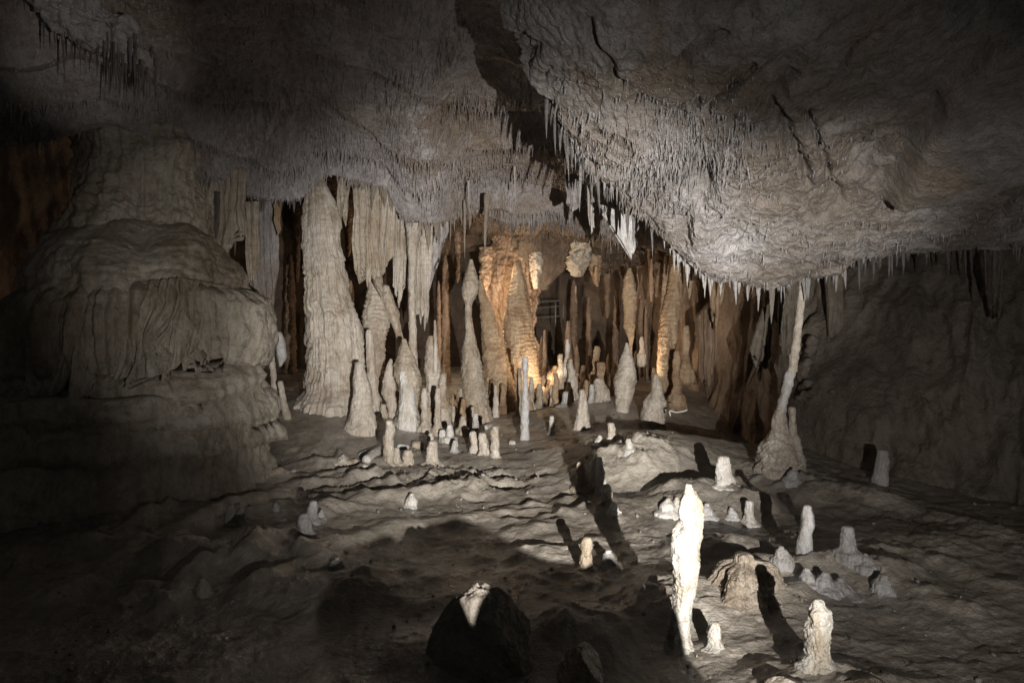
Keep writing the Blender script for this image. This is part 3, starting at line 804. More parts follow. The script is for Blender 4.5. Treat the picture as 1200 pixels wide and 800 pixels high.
# ------------------------------------------------------------------ draperies: folded sheets of calcite
def drapery(name, label, top, bot, d, mat, thick=0.10, folds=0.06, nf=5, jag=6.0, cat='drapery', group='draperies', depth_slope=0.0, parent=None, dl=None):
    """top / bot: (px, py) polylines from left to right; the sheet hangs between them and is thick, closed and folded"""
    SEED[0] += 1
    so = SEED[0] * 3.77
    top = np.array(top, float); bot = np.array(bot, float)
    w = max(top[-1, 0] - top[0, 0], bot[-1, 0] - bot[0, 0])
    h = np.max(np.interp(top[:, 0], bot[:, 0], bot[:, 1]) - top[:, 1])
    nu = int(np.clip(w * 2.2, 24, 260)); nv = int(np.clip(h * 1.1, 20, 260))
    u = np.linspace(0, 1, nu)
    uu = np.r_[u, u[::-1][1:-1]]
    side = np.r_[np.full(nu, -1.0), np.full(nu - 2, 1.0)]
    edge = np.sqrt(np.clip(1 - (2 * uu - 1) ** 4, 0.0, 1))
    tl = np.interp(uu, np.linspace(0, 1, len(top)), top[:, 0]), np.interp(uu, np.linspace(0, 1, len(top)), top[:, 1])
    bl = np.interp(uu, np.linspace(0, 1, len(bot)), bot[:, 0]), np.interp(uu, np.linspace(0, 1, len(bot)), bot[:, 1])
    fph = nf * 1.05 * uu + 0.9 * pn(np.stack([uu * nf * 0.8 + so, 0 * uu, 0 * uu], -1)) + so
    lob = np.abs(np.sin(math.pi * fph)) ** 0.7
    big = pn(np.stack([np.floor(fph) * 1.37 + so, 0 * uu + .5, 0 * uu], -1))
    sub = np.abs(np.sin(math.pi * fph * 2.7 + 1.0)) ** 0.8
    by = bl[1] - (bl[1] - tl[1]) * (0.20 * (1 - lob) + 0.14 * np.clip(big + .3, 0, 1) + 0.05 * (1 - sub)) + jag * 0.8
    v = np.linspace(0, 1, nv)[:, None]
    X = tl[0] * (1 - v) + bl[0] * v
    Y = tl[1] * (1 - v) + by * v
    drift = pn(np.stack([np.broadcast_to(uu * nf * 0.7 + so, X.shape), v * 2.2 + 0 * X, 0 * X], -1))
    X = X + drift * v * 0.16 * w
    lobv = lob[None] * (1 - .25 * v) + .25 * v * sub[None]
    fold = -folds * (0.35 + 0.9 * v) * (lobv + 0.35 * sub[None])
    fold = fold + folds * 0.5 * ridged(np.stack([np.broadcast_to(uu * nf * 1.7 + so, X.shape), v * 1.1 + 0 * X, 0 * X], -1), 3)
    th = thick * edge[None] * np.clip((1 - v) * 1.0 + 0.06, 0, 1) ** 0.5 * (0.5 + 0.7 * lob[None])
    D = d + depth_slope * v + fold + side[None] * th * 0.5
    dk = np.full_like(X, d) if dl is None else np.broadcast_to(np.interp(uu, np.linspace(0, 1, len(dl)), dl), X.shape)
    G = P(X, Y, dk) + 0.0
    G[..., 1] = D - d + dk
    G = G + (0.02 * fbm(G * np.array([9, 9, 4]) + so, 3) + 0.03 * pn(np.stack([G[..., 0] * 4, G[..., 1] * 4, G[..., 2] * 1.8], -1)))[..., None] * np.array([0.8, 1, 0])
    org = P(top[:, 0].mean(), top[:, 1].mean(), d) if parent is None else np.array(parent.location)
    ob = link(name, grid_mesh(name, G, closed=True, origin=org, cap0=True, cap1=True), mat, origin=org, parent=parent)
    if parent is None:
        tag(ob, label, cat, group)
    return ob


# ------------------------------------------------------------------ flowstone mound on the left (one thing, five tiers)
md = empty('flowstone_mound', P(160, 560, 7.6))
tag(md, 'huge bell shaped flowstone mound with fluted drapery filling the left side', 'flowstone')
K = dict(parent=md, tip_top=False)
formation('upper_tier', None, None, [(110, 100, 212), (150, 104, 214), (175, 108, 222), (200, 108, 228), (225, 104, 228), (250, 96, 234), (272, 86, 238), (290, 80, 236)], 7.9, 'mound', rp=.06, wl=.5, fl=.14, ff=3.6, n1=.24, n2=.12, dr=.9, zw=.9, lobe=.08, **K)
formation('dome', None, None, [(264, 120, 200), (274, 94, 228), (286, 76, 248), (300, 64, 261), (318, 56, 273), (336, 50, 281), (348, 56, 278), (358, 80, 255)], 7.6, 'mound', rp=.035, wl=.3, fl=.09, ff=3.0, n1=.16, n2=.07, dr=.95, zw=.4, lobe=.05, **K)
formation('drapery', None, None, [(334, 90, 245), (341, 62, 274), (350, 50, 284), (375, 46, 288), (405, 46, 288), (428, 52, 284), (442, 66, 270)], 7.55, 'mound', rp=.0, fl=.26, ff=7.5, n1=.10, n2=.06, dr=.95, zw=.3, lobe=.05, **K)
formation('ledge', None, None, [(424, 70, 270), (431, 44, 294), (438, 36, 302), (449, 34, 304), (456, 36, 302), (463, 46, 296)], 7.5, 'mound', rp=.0, fl=.07, n1=.16, n2=.07, dr=.95, zw=.16, lobe=.05, **K)
formation('ledge', None, None, [(457, 50, 296), (463, 32, 306), (470, 26, 309), (482, 24, 311), (492, 30, 308)], 7.48, 'mound', rp=.0, fl=.07, n1=.16, n2=.07, dr=.95, zw=.16, lobe=.05, **K)
formation('apron', None, None, [(478, 40, 296), (488, 22, 304), (505, 0, 307), (525, -15, 307), (550, -30, 304), (580, -50, 300), (610, -70, 296)], 7.4, 'mound', rp=.0, fl=.12, n1=.16, n2=.06, dr=.9, zw=.3, lobe=.1, **K)
drapery('drip_curtain', None, [(150, 332), (215, 326), (282, 338)], [(158, 448), (225, 444), (287, 426)], 6.35, 'mound', thick=.16, folds=.10, nf=12, jag=7, parent=md, depth_slope=-.36, dl=[6.95, 6.72, 6.68, 6.75, 6.95, 7.25, 7.6])
drapery('drip_curtain', None, [(84, 322), (112, 318), (146, 326)], [(80, 455), (118, 470), (150, 462)], 6.42, 'mound', thick=.22, folds=.16, nf=3.5, jag=8, parent=md, depth_slope=-.34, dl=[7.2, 6.9, 6.75, 6.72, 6.95])

# ------------------------------------------------------------------ tubes
def tube_mesh(name, pts, rad, seg=20, noise=0.0, sc=1.0, origin=None, rings=None, rp=0.0, wl=.08):
    pts = np.array(pts, float); rad = np.array(rad, float)
    s = np.r_[0, np.cumsum(np.linalg.norm(np.diff(pts, axis=0), axis=1))]
    m = rings or max(6, int(s[-1] / max(rad.mean() * 0.35, 0.012)))
    t = np.linspace(0, s[-1], m)
    c = np.stack([np.interp(t, s, pts[:, k]) for k in range(3)], -1)
    r = np.interp(t, s, rad)
    cap = np.sqrt(np.clip(1 - (1 - np.clip(np.minimum(t, s[-1] - t) / (r + 1e-6) / 0.9, 0, 1)) ** 2, 0.02, 1))
    r = r * cap
    tg = np.gradient(c, axis=0); tg /= np.linalg.norm(tg, axis=1, keepdims=True)
    up = np.where(np.abs(tg[:, 2:3]) > 0.8, np.array([[1., 0, 0]]), np.array([[0, 0, 1.]]))
    a = np.cross(tg, up); a /= np.linalg.norm(a, axis=1, keepdims=True)
    b = np.cross(tg, a)
    th = np.linspace(0, 2 * math.pi, seg, endpoint=False)
    dirs = a[:, None] * np.cos(th)[None, :, None] + b[:, None] * np.sin(th)[None, :, None]
    G = c[:, None] + dirs * r[:, None, None]
    if noise:
        SEED[0] += 1
        q = (G + SEED[0] * 3.1) / (rad.mean() * sc)
        dd = noise * fbm(q * 0.8, 4)
        if rp:
            dd = dd + rp * (saw(t[:, None] / wl + 0.5 * pn(q * .5)) - .5)
        G = G + dirs * (r[:, None] * dd)[..., None]
    return grid_mesh(name, G, closed=True, origin=origin, cap0=True, cap1=True)


def tube(name, label, cat, pts, rad, mat, group=None, parent=None, **kw):
    pts = np.array(pts, float)
    org = tuple(parent.location) if parent is not None else tuple(pts.mean(0))
    ob = link(name, tube_mesh(name, pts, rad, origin=org, **kw), mat, origin=org, parent=parent)
    if parent is None:
        tag(ob, label, cat, group)
    return ob


# leaning column on the right
lc = empty('leaning_column', P(912, 546, 7.5))
tag(lc, 'slender leaning column joining the low right ceiling to a cone shaped foot', 'column')
dl = 7.3
tube('upper_shaft', None, None, P([944, 941, 937, 933, 928], [300, 335, 370, 405, 438], dl), np.array([5.4, 4.6, 4.3, 4.8, 5.2]) / F * dl, 'pale', parent=lc, noise=.35, seg=28, rp=.1)
sh = tube('lower_shaft', None, None, P([928, 924, 920, 916, 914], [432, 448, 462, 478, 496], dl), np.array([5.2, 6.0, 5.2, 5.6, 6.8]) / F * dl, 'bluewhite', parent=lc, noise=.4, seg=28, rp=.15, wl=.1)
sh['label'] = 'bluish white lower shaft'
formation('foot', None, None, [(484, 909, 921), (494, 906, 923), (503, 905, 925), (512, 900, 930), (522, 894, 934), (534, 891, 936), (548, 887, 940)], dl, 'pale', parent=lc, rp=.12, wl=.1, n1=.2, n2=.16, fl=.02, lobe=.04)
formation('side_stalagmite', None, None, [(480, 924, 932), (490, 925, 932), (505, 925, 934), (520, 928, 938), (534, 928, 942), (546, 926, 944)], dl - .1, 'pale', parent=lc, rp=.1, n1=.3)

# knobs and spouts on the right wall
def wall_hit(px, py, d0):
    return d0

for (a, b, r, lab, d) in [
        ((953, 393), (948, 422), 7, 'upper of the stacked knobs bulging from the right wall', 8.6),
        ((948, 420), (939, 446), 7.5, 'long grey spout under the stacked knobs on the right wall', 8.5),
        ((949, 447), (940, 458), 6, 'short round tipped nub left on the right wall', 8.4),
        ((958, 457), (934, 468), 5, 'pale finger pointing right from the wall beside the leaning column', 8.1),
        ((978, 458), (968, 466), 5, 'small nub between the pale finger and the blunt bulge on the wall', 8.4),
        ((1004, 450), (990, 456), 7.5, 'blunt bulge on the right wall', 8.4),
        ((1026, 447), (1022, 460), 8, 'dim blunt bulge farthest right on the right wall', 8.4)]:
    A = P(*a, d); B_ = P(*b, d + 0.3)
    tube('wall_knob', lab, 'calcite knob', [A, (A + B_) / 2, B_], np.array([r * .7, r * .95, r * .8]) / F * d, 'olive', 'knobs on the right wall', noise=.9, seg=28)


drapery('drapery', 'long yellowish drapery hanging right of the tallest banded stalagmite', [(413, 205), (430, 205), (447, 210)], [(417, 320), (428, 338), (438, 332), (449, 344)], 10.3, 'cream', nf=4, jag=9)
drapery('drapery', 'pale drapery strip on the right edge of the yellowish one', [(444, 212), (464, 222)], [(446, 322), (452, 316), (463, 302)], 10.35, 'pale', nf=3, jag=8)
drapery('drapery', 'grey white drapery beside the thin middle column', [(478, 255), (508, 262)], [(484, 380), (492, 372), (500, 394), (506, 350)], 10.75, 'pale', nf=4, jag=10)
drapery('drapery', 'narrow grey drapery strip left of the thin middle column', [(461, 250), (478, 255)], [(463, 338), (468, 360), (476, 330)], 10.8, 'pale', nf=3, jag=8)
drapery('drapery', 'pointed grey drapery wedge above the dark gap in the middle', [(500, 255), (540, 250)], [(503, 340), (514, 316), (521, 285), (526, 268)], 11.2, 'ceiling', nf=3, jag=4)
drapery('drapery', 'curtain of straight brown stalactite pipes over the right shoulder of the mound', [(228, 200), (262, 195), (292, 200)], [(232, 262), (250, 285), (270, 300), (288, 265)], 8.6, 'cream', nf=7, jag=14)
drapery('drapery', 'long brown tapering pipe bundle hanging in the gap right of the mound', [(284, 238), (305, 236)], [(291, 330), (297, 338), (304, 330)], 9.2, 'cream', nf=2, jag=6)
drapery('drapery', 'dim grey drapery arch behind the long brown pipe bundle', [(292, 236), (328, 236)], [(296, 400), (308, 348), (318, 390), (326, 340)], 10.0, 'ceiling', nf=3, jag=8)
drapery('drapery', 'short ochre cone bundle under the lip left of the tallest stalagmite', [(321, 232), (331, 232)], [(324, 270), (327, 278), (329, 272)], 9.6, 'tan', nf=2, jag=3)
drapery('drapery', 'thin yellow strips in the gap right of the tallest stalagmite', [(395, 205), (412, 207)], [(398, 268), (404, 240), (408, 262)], 10.2, 'cream', nf=3, jag=9)
fin = drapery('drapery', 'bright white pointed fin hanging from the tip of the right ceiling block', [(702, 240), (722, 246), (750, 258)], [(712, 262), (738, 310), (745, 285)], 7.6, 'bluewhite', thick=.2, nf=0.6, jag=1, folds=.05)
drapery('drapery', 'slim white blade hanging left of the pointed fin', [(687, 215), (697, 222)], [(689, 272), (692, 278), (697, 270)], 8.4, 'bluewhite', nf=1, jag=2, folds=.03)
drapery('drapery', 'pale rock flake in the shadow left of the slim white blade', [(661, 205), (684, 208)], [(663, 240), (672, 248), (684, 240)], 9.2, 'ceiling', nf=2, jag=5)
drapery('drapery', 'white streaked blade between the pointed fin and the ceiling shadow', [(690, 200), (705, 214)], [(694, 205), (702, 222), (712, 238)], 8.0, 'bluewhite', nf=2, jag=3)
drapery('drapery', 'white icicle drapery before the brown wall left of the leaning column', [(893, 362), (907, 350)], [(876, 408), (886, 456), (895, 425), (904, 392)], 9.3, 'olive', nf=3, jag=9)
drapery('drapery', 'long grey stalactite slab beside the upper leaning column', [(912, 305), (934, 305)], [(912, 420), (918, 436), (930, 410)], 8.8, 'olive', nf=2, jag=8)
drapery('drapery', 'brown tapering drapery hanging before the brown wall', [(828, 318), (852, 318)], [(830, 345), (836, 394), (846, 352)], 11.2, 'tan', nf=3, jag=5)
drapery('drapery', 'wide brown curtain low on the brown wall', [(815, 372), (840, 345)], [(818, 440), (828, 452), (838, 420)], 11.7, 'rust', nf=3, jag=8, thick=.3)
drapery('drapery', 'dim streaked curtain high on the right wall', [(965, 275), (985, 275)], [(968, 410), (976, 420), (984, 405)], 8.9, 'olive', nf=2, jag=8, thick=.2)
drapery('drapery', 'dark slab of flowstone on the far right wall', [(1150, 270), (1168, 268)], [(1154, 350), (1159, 392), (1164, 352)], 7.5, 'olive', nf=2, jag=8, thick=.25)

# back chamber: warm lit masses
formation('flowstone_mass', 'rusty lit flowstone wall behind the pointed cone', 'flowstone', [(270, 580, 625), (290, 577, 624), (310, 573, 624), (340, 573, 626), (365, 575, 622), (390, 580, 622), (430, 582, 640), (480, 575, 650)], 15.4, 'orange', 'warm lit far rocks', rp=.1, wl=.3, n1=.3, n2=.16, fl=.22, tip_top=False, dr=.6)
formation('flowstone_mass', 'rusty rod bundle left of the pointed cone', 'flowstone', [(290, 563, 577), (310, 563, 577), (330, 562, 574), (350, 562, 569)], 14.6, 'orange', 'warm lit far rocks', tip_top=False, tip_bot=True, rp=.25, wl=.15, n1=.4, n2=.25)
formation('flowstone_mass', 'pale glowing hanging boss right of the pointed cone', 'flowstone', [(296, 621, 634), (310, 621, 636), (322, 622, 635), (336, 625, 631)], 14.6, 'cream', 'warm lit far rocks', tip_top=False, tip_bot=True, rp=.15, wl=.3, n1=.35, n2=.2)
formation('hanging_dome', 'brown rounded rock dome hanging above the glowing boss', 'flowstone', [(255, 585, 708), (275, 590, 702), (292, 600, 692), (308, 613, 674), (322, 622, 656), (334, 628, 643)], 15.4, 'brown', 'warm lit far rocks', tip_top=False, tip_bot=True, rp=.04, n1=.25, n2=.1, dr=.6)
formation('flowstone_mass', 'bright cream lump under the far vault', 'flowstone', [(258, 680, 700), (275, 677, 696), (290, 672, 692), (300, 668, 691), (310, 666, 689), (318, 670, 684)], 14.6, 'cream', 'warm lit far rocks', tip_top=False, tip_bot=True, rp=.2, wl=.2, n1=.4, n2=.3)
formation('flowstone_mass', 'tan rough pillar right of the bright cream lump', 'flowstone', [(270, 686, 710), (290, 688, 706), (310, 690, 704), (330, 695, 703)], 14.9, 'tan', 'warm lit far rocks', tip_top=False, tip_bot=True, rp=.2, wl=.25, n1=.4, n2=.2)
formation('stalactite', 'lone ochre stalactite deep in the dark under the tan pillar', 'stalactite', [(312, 697, 701), (325, 696, 701), (334, 698, 702)], 14.4, 'orange', 'warm lit far rocks', tip_top=False, tip_bot=True)
formation('stalagmite', 'thin brown pillar in the dark right of the railing', 'stalagmite', [(378, 664, 668), (395, 662, 670), (420, 662, 672), (455, 661, 673)], 14.6, 'rust', 'warm lit far rocks', rp=.1)
formation('stalagmite', 'thin brown rod in the dark left of the railing', 'stalagmite', [(388, 637, 640), (410, 636, 641), (450, 635, 643)], 14.4, 'rust', 'warm lit far rocks', rp=.1)
formation('stalagmite', 'dim brown stump deep in the dark gap', 'stalagmite', [(430, 681, 686), (445, 678, 690), (460, 676, 692)], 14.4, 'rust', 'warm lit far rocks', rp=.1)
formation('stalactite', 'hanging brown block high on the right of the far chamber', 'stalactite', [(290, 766, 778), (320, 767, 778), (345, 768, 776)], 14.2, 'rust', 'warm lit far rocks', tip_top=False, tip_bot=True, rp=.1, n1=.3)
formation('stalagmite', 'bright warm tooth under the bluish grey stalagmite', 'stalagmite', [(455, 632, 638), (465, 629, 641), (478, 628, 643)], 12.6, 'tan', 'warm lit far rocks', rp=.1, n1=.35)
formation('stalagmite', 'grey spike left of the warm hollow', 'stalagmite', [(452, 579, 582), (465, 578, 584), (485, 577, 585)], 11.4, 'pale', 'warm lit far rocks', rp=.1, n1=.25)
formation('flowstone_ledge', 'rippled brown ledge behind the warm lit cluster', 'flowstone', [(449, 632, 652), (454, 626, 664), (462, 624, 670), (474, 622, 676)], 13.2, 'tan', 'warm lit far rocks', rp=.25, wl=.06, n1=.2, dr=.5)

for (x, y0, y1, w, d, up) in [(522, 300, 440, 9, 15.5, 0), (536, 270, 330, 7, 14.5, 1), (514, 330, 450, 6, 14.8, 0), (641, 285, 330, 6, 15.5, 1), (655, 290, 318, 5, 15.6, 1), (672, 330, 452, 9, 16.8, 0),
                              (690, 350, 455, 7, 16.5, 0), (712, 290, 372, 8, 16.2, 1), (722, 340, 452, 8, 15.6, 0), (752, 352, 455, 9, 15.0, 0), (730, 285, 325, 6, 15.2, 1), (757, 360, 452, 5, 14.6, 0),
                              (635, 395, 455, 6, 15.2, 0), (676, 405, 456, 6, 14.9, 0), (713, 415, 458, 6, 14.7, 0), (745, 412, 458, 6, 14.4, 0), (340, 300, 440, 12, 15.0, 0), (348, 240, 330, 8, 14.0, 1), (408, 250, 300, 8, 14.0, 1), (411, 330, 440, 9, 14.5, 0)]:
    prof = [(0, .3), (.08, .7), (.3, .9), (.6, 1.0), (.85, 1.1), (1, 1.3)]
    o_ = [(y0 + (y1 - y0) * (1 - a if up else a), x - w * b / 2, x + w * b / 2) for a, b in prof]
    if up:
        formation('stalactite', 'dim brown stalactite far back in the dark chamber', 'stalactite', o_, d, 'rust', 'dim far stalactites', tip_top=False, tip_bot=True, rp=.15, n1=.3, n2=.15)
    else:
        formation('stalagmite', 'dim brown stalagmite far back in the dark chamber', 'stalagmite', o_, d, 'rust', 'dim far stalagmites', rp=.18, n1=.3, n2=.15, bury=.4)

for k_ in range(46):
    x = rng.uniform(566, 735); d = rng.uniform(11.8, 14.6)
    y1 = 476 - (d - 11.8) * 6 + rng.normal() * 3; hgt = rng.uniform(9, 34); w = rng.uniform(3.5, 8)
    stub(x, y1 - hgt, y1, w, 'small tan stalagmite in the warm lit thicket at the back', ['tan', 'orange', 'cream', 'pale'][int(rng.integers(4))], d=d, group='warm lit thicket', bury=.35)

for k_ in range(26):
    x = rng.uniform(422, 556); d = rng.uniform(9.6, 11.8)
    y1 = 502 - (d - 9.6) * 12 + rng.normal() * 3; hgt = rng.uniform(10, 36); w = rng.uniform(4, 8)
    stub(x, y1 - hgt, y1, w, 'pale peg stalagmite crowded between the columns left of the centre', ['tan', 'cream', 'pale'][int(rng.integers(3))], d=d, group='pegs between the columns', bury=.35)

# railing of the visitors' path, far back
rl = empty('railing', P(645, 382, 16.2))
tag(rl, 'thin metal handrail of the visitors path, dim in the far dark', 'railing')
for x in (627, 651, 660):
    tube('post', None, None, P([x, x], [352, 384], 16.2), np.array([.02, .02]), 'steel', parent=rl, seg=8, rings=6)
for y0, y1 in ((354, 352), (362, 358), (373, 370)):
    tube('rail', None, None, P([622, 662], [y0, y1], 16.2), np.array([.014, .014]), 'steel', parent=rl, seg=8, rings=6)

# pale hose end lying at the right of the white-capped stalagmite
dd = hit(790, 484)
tube('hose', 'short pale hose end sticking out of the dark beside the white capped stalagmite', 'hose', P([786, 784, 786, 792, 800, 806], [488, 481, 481, 483, 482, 480], 9.6), np.full(6, .012), 'hose', seg=8, rings=24)

# broken pieces of stalactite lying on the floor
for (a, b, r, lab, mat) in [
        ((428, 543), (448, 528), 5.5, 'thick white broken stalactite lying aslant at the front of the columns', 'white'),
        ((421, 537), (434, 531), 4.0, 'short grey white broken piece left of the aslant one', 'bluewhite'),
        ((402, 546), (421, 543), 4.0, 'ochre broken piece lying flat at the left end', 'cream'),
        ((482, 524), (497, 525), 5.0, 'ochre broken drum lying flat right of the blunt peg', 'cream'),
        ((465, 524), (480, 526), 3.0, 'thin grey broken piece behind the round topped knob', 'bluewhite'),
        ((424, 548), (432, 549), 3.0, 'small white fragment in front of the aslant piece', 'white'),
        ((262, 562), (287, 563), 4.5, 'long brownish broken stalactite lying left, by the mound edge', 'pale'),
        ((293, 563), (316, 560), 4.0, 'grey broken stalactite lying end to end with the brownish one', 'pale'),
        ((318, 557), (333, 552), 4.0, 'pale broken piece at the right end of the line by the mound', 'pale'),
        ((336, 556), (347, 552), 2.0, 'splinter of white calcite beyond the line of broken pieces', 'white'),
        ((195, 566), (208, 567), 6.0, 'dim round broken lump left of the stubby pale stalagmite', 'pale'),
        ((568, 503), (576, 500), 3.0, 'small white fragment behind the three stubby pegs', 'white'),
        ((597, 520), (604, 521), 3.0, 'white fragment at the foot of the bluish grey stalagmite', 'white')]:
    A = P(*a, hit(*a)); B_ = P(*b, hit(*b))
    A[2] += r * .6 / F * A[1]; B_[2] += r * .6 / F * B_[1]
    rr = r / F * A[1]
    tube('broken_stalactite', lab, 'stone piece', [A, (A + B_) / 2, B_], [rr, rr * 1.05, rr * .95], mat, 'broken pieces on the floor', noise=.25, seg=20)

# ------------------------------------------------------------------ boulders
def boulder(name, label, c, r, mat, sub=None, amp=.25, cat='boulder', squash=(1, 1, 1), sc=1.0, group='boulders'):
    SEED[0] += 1
    nr, nc = 110, 160
    ph = np.linspace(0.02, math.pi - 0.02, nr)[:, None]; th = np.linspace(0, 2 * math.pi, nc, endpoint=False)[None]
    D = np.stack([np.sin(ph) * np.cos(th), np.sin(ph) * np.sin(th), np.cos(ph) + 0 * th], -1)
    q = D * sc + SEED[0] * 2.9
    rad = 1 + amp * fbm(q * 1.1, 3) + amp * .45 * ridged(q * 2.2, 4) + .03 * ridged(q * 9, 3)
    # flatten into a few facets
    for k in range(7):
        ax = np.random.default_rng(SEED[0] * 10 + k).normal(size=3); ax /= np.linalg.norm(ax)
        dt = (D * ax).sum(-1)
        rad = np.where(dt > .6, np.minimum(rad, .84 / np.maximum(dt, .3) + 0.03 * pn(q * 4)), rad)
    G = D * rad[..., None] * np.array(r) * np.array(squash)
    ob = link(name, grid_mesh(name, G, closed=True, cap0=True, cap1=True), mat, origin=c)
    tag(ob, label, cat, group)
    return ob


boulder('boulder', 'pale rough boulder half in shadow at the bottom centre', P(562, 780, 3.4), (.27, .2, .40), 'floor')
boulder('boulder', 'dark wet glistening boulder at the bottom right of the centre', P(682, 800, 2.9), (.11, .12, .15), 'wet', amp=.2)
formation('flowstone_boulder', 'wet brown flowstone hump right of the glaring white stalagmite', 'flowstone', [(656, 866, 878), (659, 854, 892), (664, 845, 902), (674, 839, 910), (690, 834, 916), (704, 829, 921), (712, 833, 917), (724, 824, 926), (740, 814, 938), (752, 804, 950)], 4.1, 'wet', rp=.08, wl=.12, n1=.3, n2=.16, fl=.12, zw=.5, lobe=.35)
boulder('boulder', 'small wet rock at the bottom edge below the crooked white stalagmite', P(1012, 822, 2.95), (.15, .15, .10), 'wet', amp=.3)
boulder('boulder', 'small yellowish rock at the bottom edge left of the crooked white stalagmite', P(922, 812, 2.95), (.09, .1, .07), 'cream', amp=.3)
# added unseen ledge, cut to cast the near floor shadow, notched for the boulder
LAMP = (1.1, -1.0, 1.05)
ed = []
for a in [(385, 715), (405, 676), (470, 642), (530, 622), (570, 640), (605, 660), (650, 682), (690, 686), (716, 666)]:
    q_ = P(*a, hit(*a)); t_ = (1.28 - LAMP[1]) / (q_[1] - LAMP[1])
    ed.append((LAMP[0] + t_ * (q_[0] - LAMP[0]), LAMP[2] + t_ * (q_[2] - LAMP[2]) - 0.04))
ed = np.array(ed)
xs = np.linspace(ed[0, 0], ed[-1, 0], 40)
zs = np.interp(xs, ed[:, 0], ed[:, 1]) + .06 - 0.10 * np.exp(-((xs - .405) / .04) ** 4)
xs = np.r_[xs[0] - .05, xs[0] - .03, xs, xs[-1] + .03, xs[-1] + .05, xs[-1] + .07]
zs = np.r_[zs[0] - .3, zs[0] - .12, zs, zs[-1] - .03, zs[-1] - .12, zs[-1] - .3]
ys_ = np.r_[np.full(20, 1.20), np.linspace(1.20, 1.36, 9)[1:-1], np.full(20, 1.36)]
hf = np.r_[np.linspace(0, 1, 20), np.ones(7), np.linspace(1, 0, 20)]
xf = np.linspace(xs[0], xs[-1], 160); zf_ = np.interp(xf, xs, zs)
G = np.stack([np.broadcast_to(xf[None], (47, 160)), np.broadcast_to(ys_[:, None], (47, 160)), -0.4 + hf[:, None] * (zf_[None] + 0.4)], -1)
G = G + (0.03 * fbm(G * 7, 4))[..., None] * np.array([0, 1, .25])
tag(link('shade_blocker', grid_mesh('shade_blocker', G), 'floor'), 'unseen ledge added below the view to shade the near floor', 'rock ledge')

# hanging ledge with glittering straws, top left
tube('hanging_ledge', 'hanging rock ledge glittering with wet straws at the top left', 'rock ledge', P([40, 75, 110, 150, 182], [-30, 10, 34, 52, 78], [5.4, 5.5, 5.6, 5.7, 5.8]), [.2, .2, .18, .16, .07], 'block', noise=1.1, seg=120, rings=240, sc=1.2)


# ------------------------------------------------------------------ stalactites
def spike_mesh(k):
    g = np.random.default_rng(100 + k)
    nr, nc = 14, 10
    t = np.linspace(0, 1, nr)
    r = (1 - t) ** 0.8 * 0.9 + 0.1 * (1 - t ** 6)
    r[-1] = 0.03
    r *= 1 + 0.10 * g.normal(size=nr)
    bx = np.cumsum(g.normal(size=nr)) * 0.05; by = np.cumsum(g.normal(size=nr)) * 0.05
    th = np.linspace(0, 2 * math.pi, nc, endpoint=False)
    R = r[:, None] * (1 + 0.14 * g.normal(size=(1, nc)))
    G = np.stack([R * np.cos(th) + bx[:, None], R * np.sin(th) + by[:, None], np.broadcast_to(-t[:, None], R.shape)], -1)
    return G


SPG = [spike_mesh(k) for k in range(8)]
SPM = {}


def spike(p, length, rad, mat, label, group, name='stalactite', cat='stalactite'):
    k = int(rng.integers(8))
    if (k, mat) not in SPM:
        me = grid_mesh('stalactite', SPG[k][:, ::-1], closed=True, cap0=True, cap1=True)
        me.materials.append(M[mat]); SPM[(k, mat)] = me
    o = bpy.data.objects.new(name, SPM[(k, mat)])
    o.location = tuple(p); o.scale = (rad, rad, length)
    o.rotation_euler = (rng.normal() * .03, rng.normal() * .03, rng.random() * 6.28)
    COL.objects.link(o)
    return tag(o, label, cat, group)


def lip_row(G, px0, px1, n, lab, grp, mat, lmin, lmax, rmin, rmax, row=0, jit=6):
    x, y = proj(G[row])
    idx = np.where((x > px0) & (x < px1))[0]
    for i in np.sort(rng.choice(idx, min(n, len(idx)), replace=False)):
        r_ = row + int(rng.integers(0, jit + 1))
        p = G[r_, i]
        L_ = lmin + (lmax - lmin) * rng.random() ** 2
        spike(p + np.array([0, 0, 0.03]), L_ + .03, rmin + (rmax - rmin) * rng.random(), mat, lab, grp)


Gb = SURF['block'][0]; Gc = SURF['ceiling'][0]; Gv = SURF['vault'][0]
lip_row(Gb, 772, 1000, 62, 'white icicle stalactite in the fringe along the bright lip of the right ceiling block', 'fringe on the bright lip', 'bluewhite', .08, .36, .014, .032)
lip_row(Gb, 1000, 1230, 44, 'grey icicle stalactite in the dim fringe along the lip at the far right', 'fringe on the dim lip', 'block', .08, .40, .012, .028)
lip_row(Gb, 640, 775, 26, 'thin pale stalactite along the slanting left edge of the right ceiling block', 'fringe on the slanting edge', 'block', .15, .55, .014, .03)
lip_row(Gc, 245, 372, 30, 'short grey stalactite in the fringe left of the tallest banded stalagmite', 'fringe left of the tallest stalagmite', 'ceiling', .06, .22, .012, .028)
lip_row(Gc, 405, 560, 40, 'pale stalactite in the fringe above the group of columns', 'fringe above the columns', 'cream', .10, .42, .016, .04, jit=12)
lip_row(Gc, 545, 760, 46, 'short stalactite in the fringe along the rim of the far arch', 'fringe on the far arch', 'ceiling', .10, .35, .014, .03)
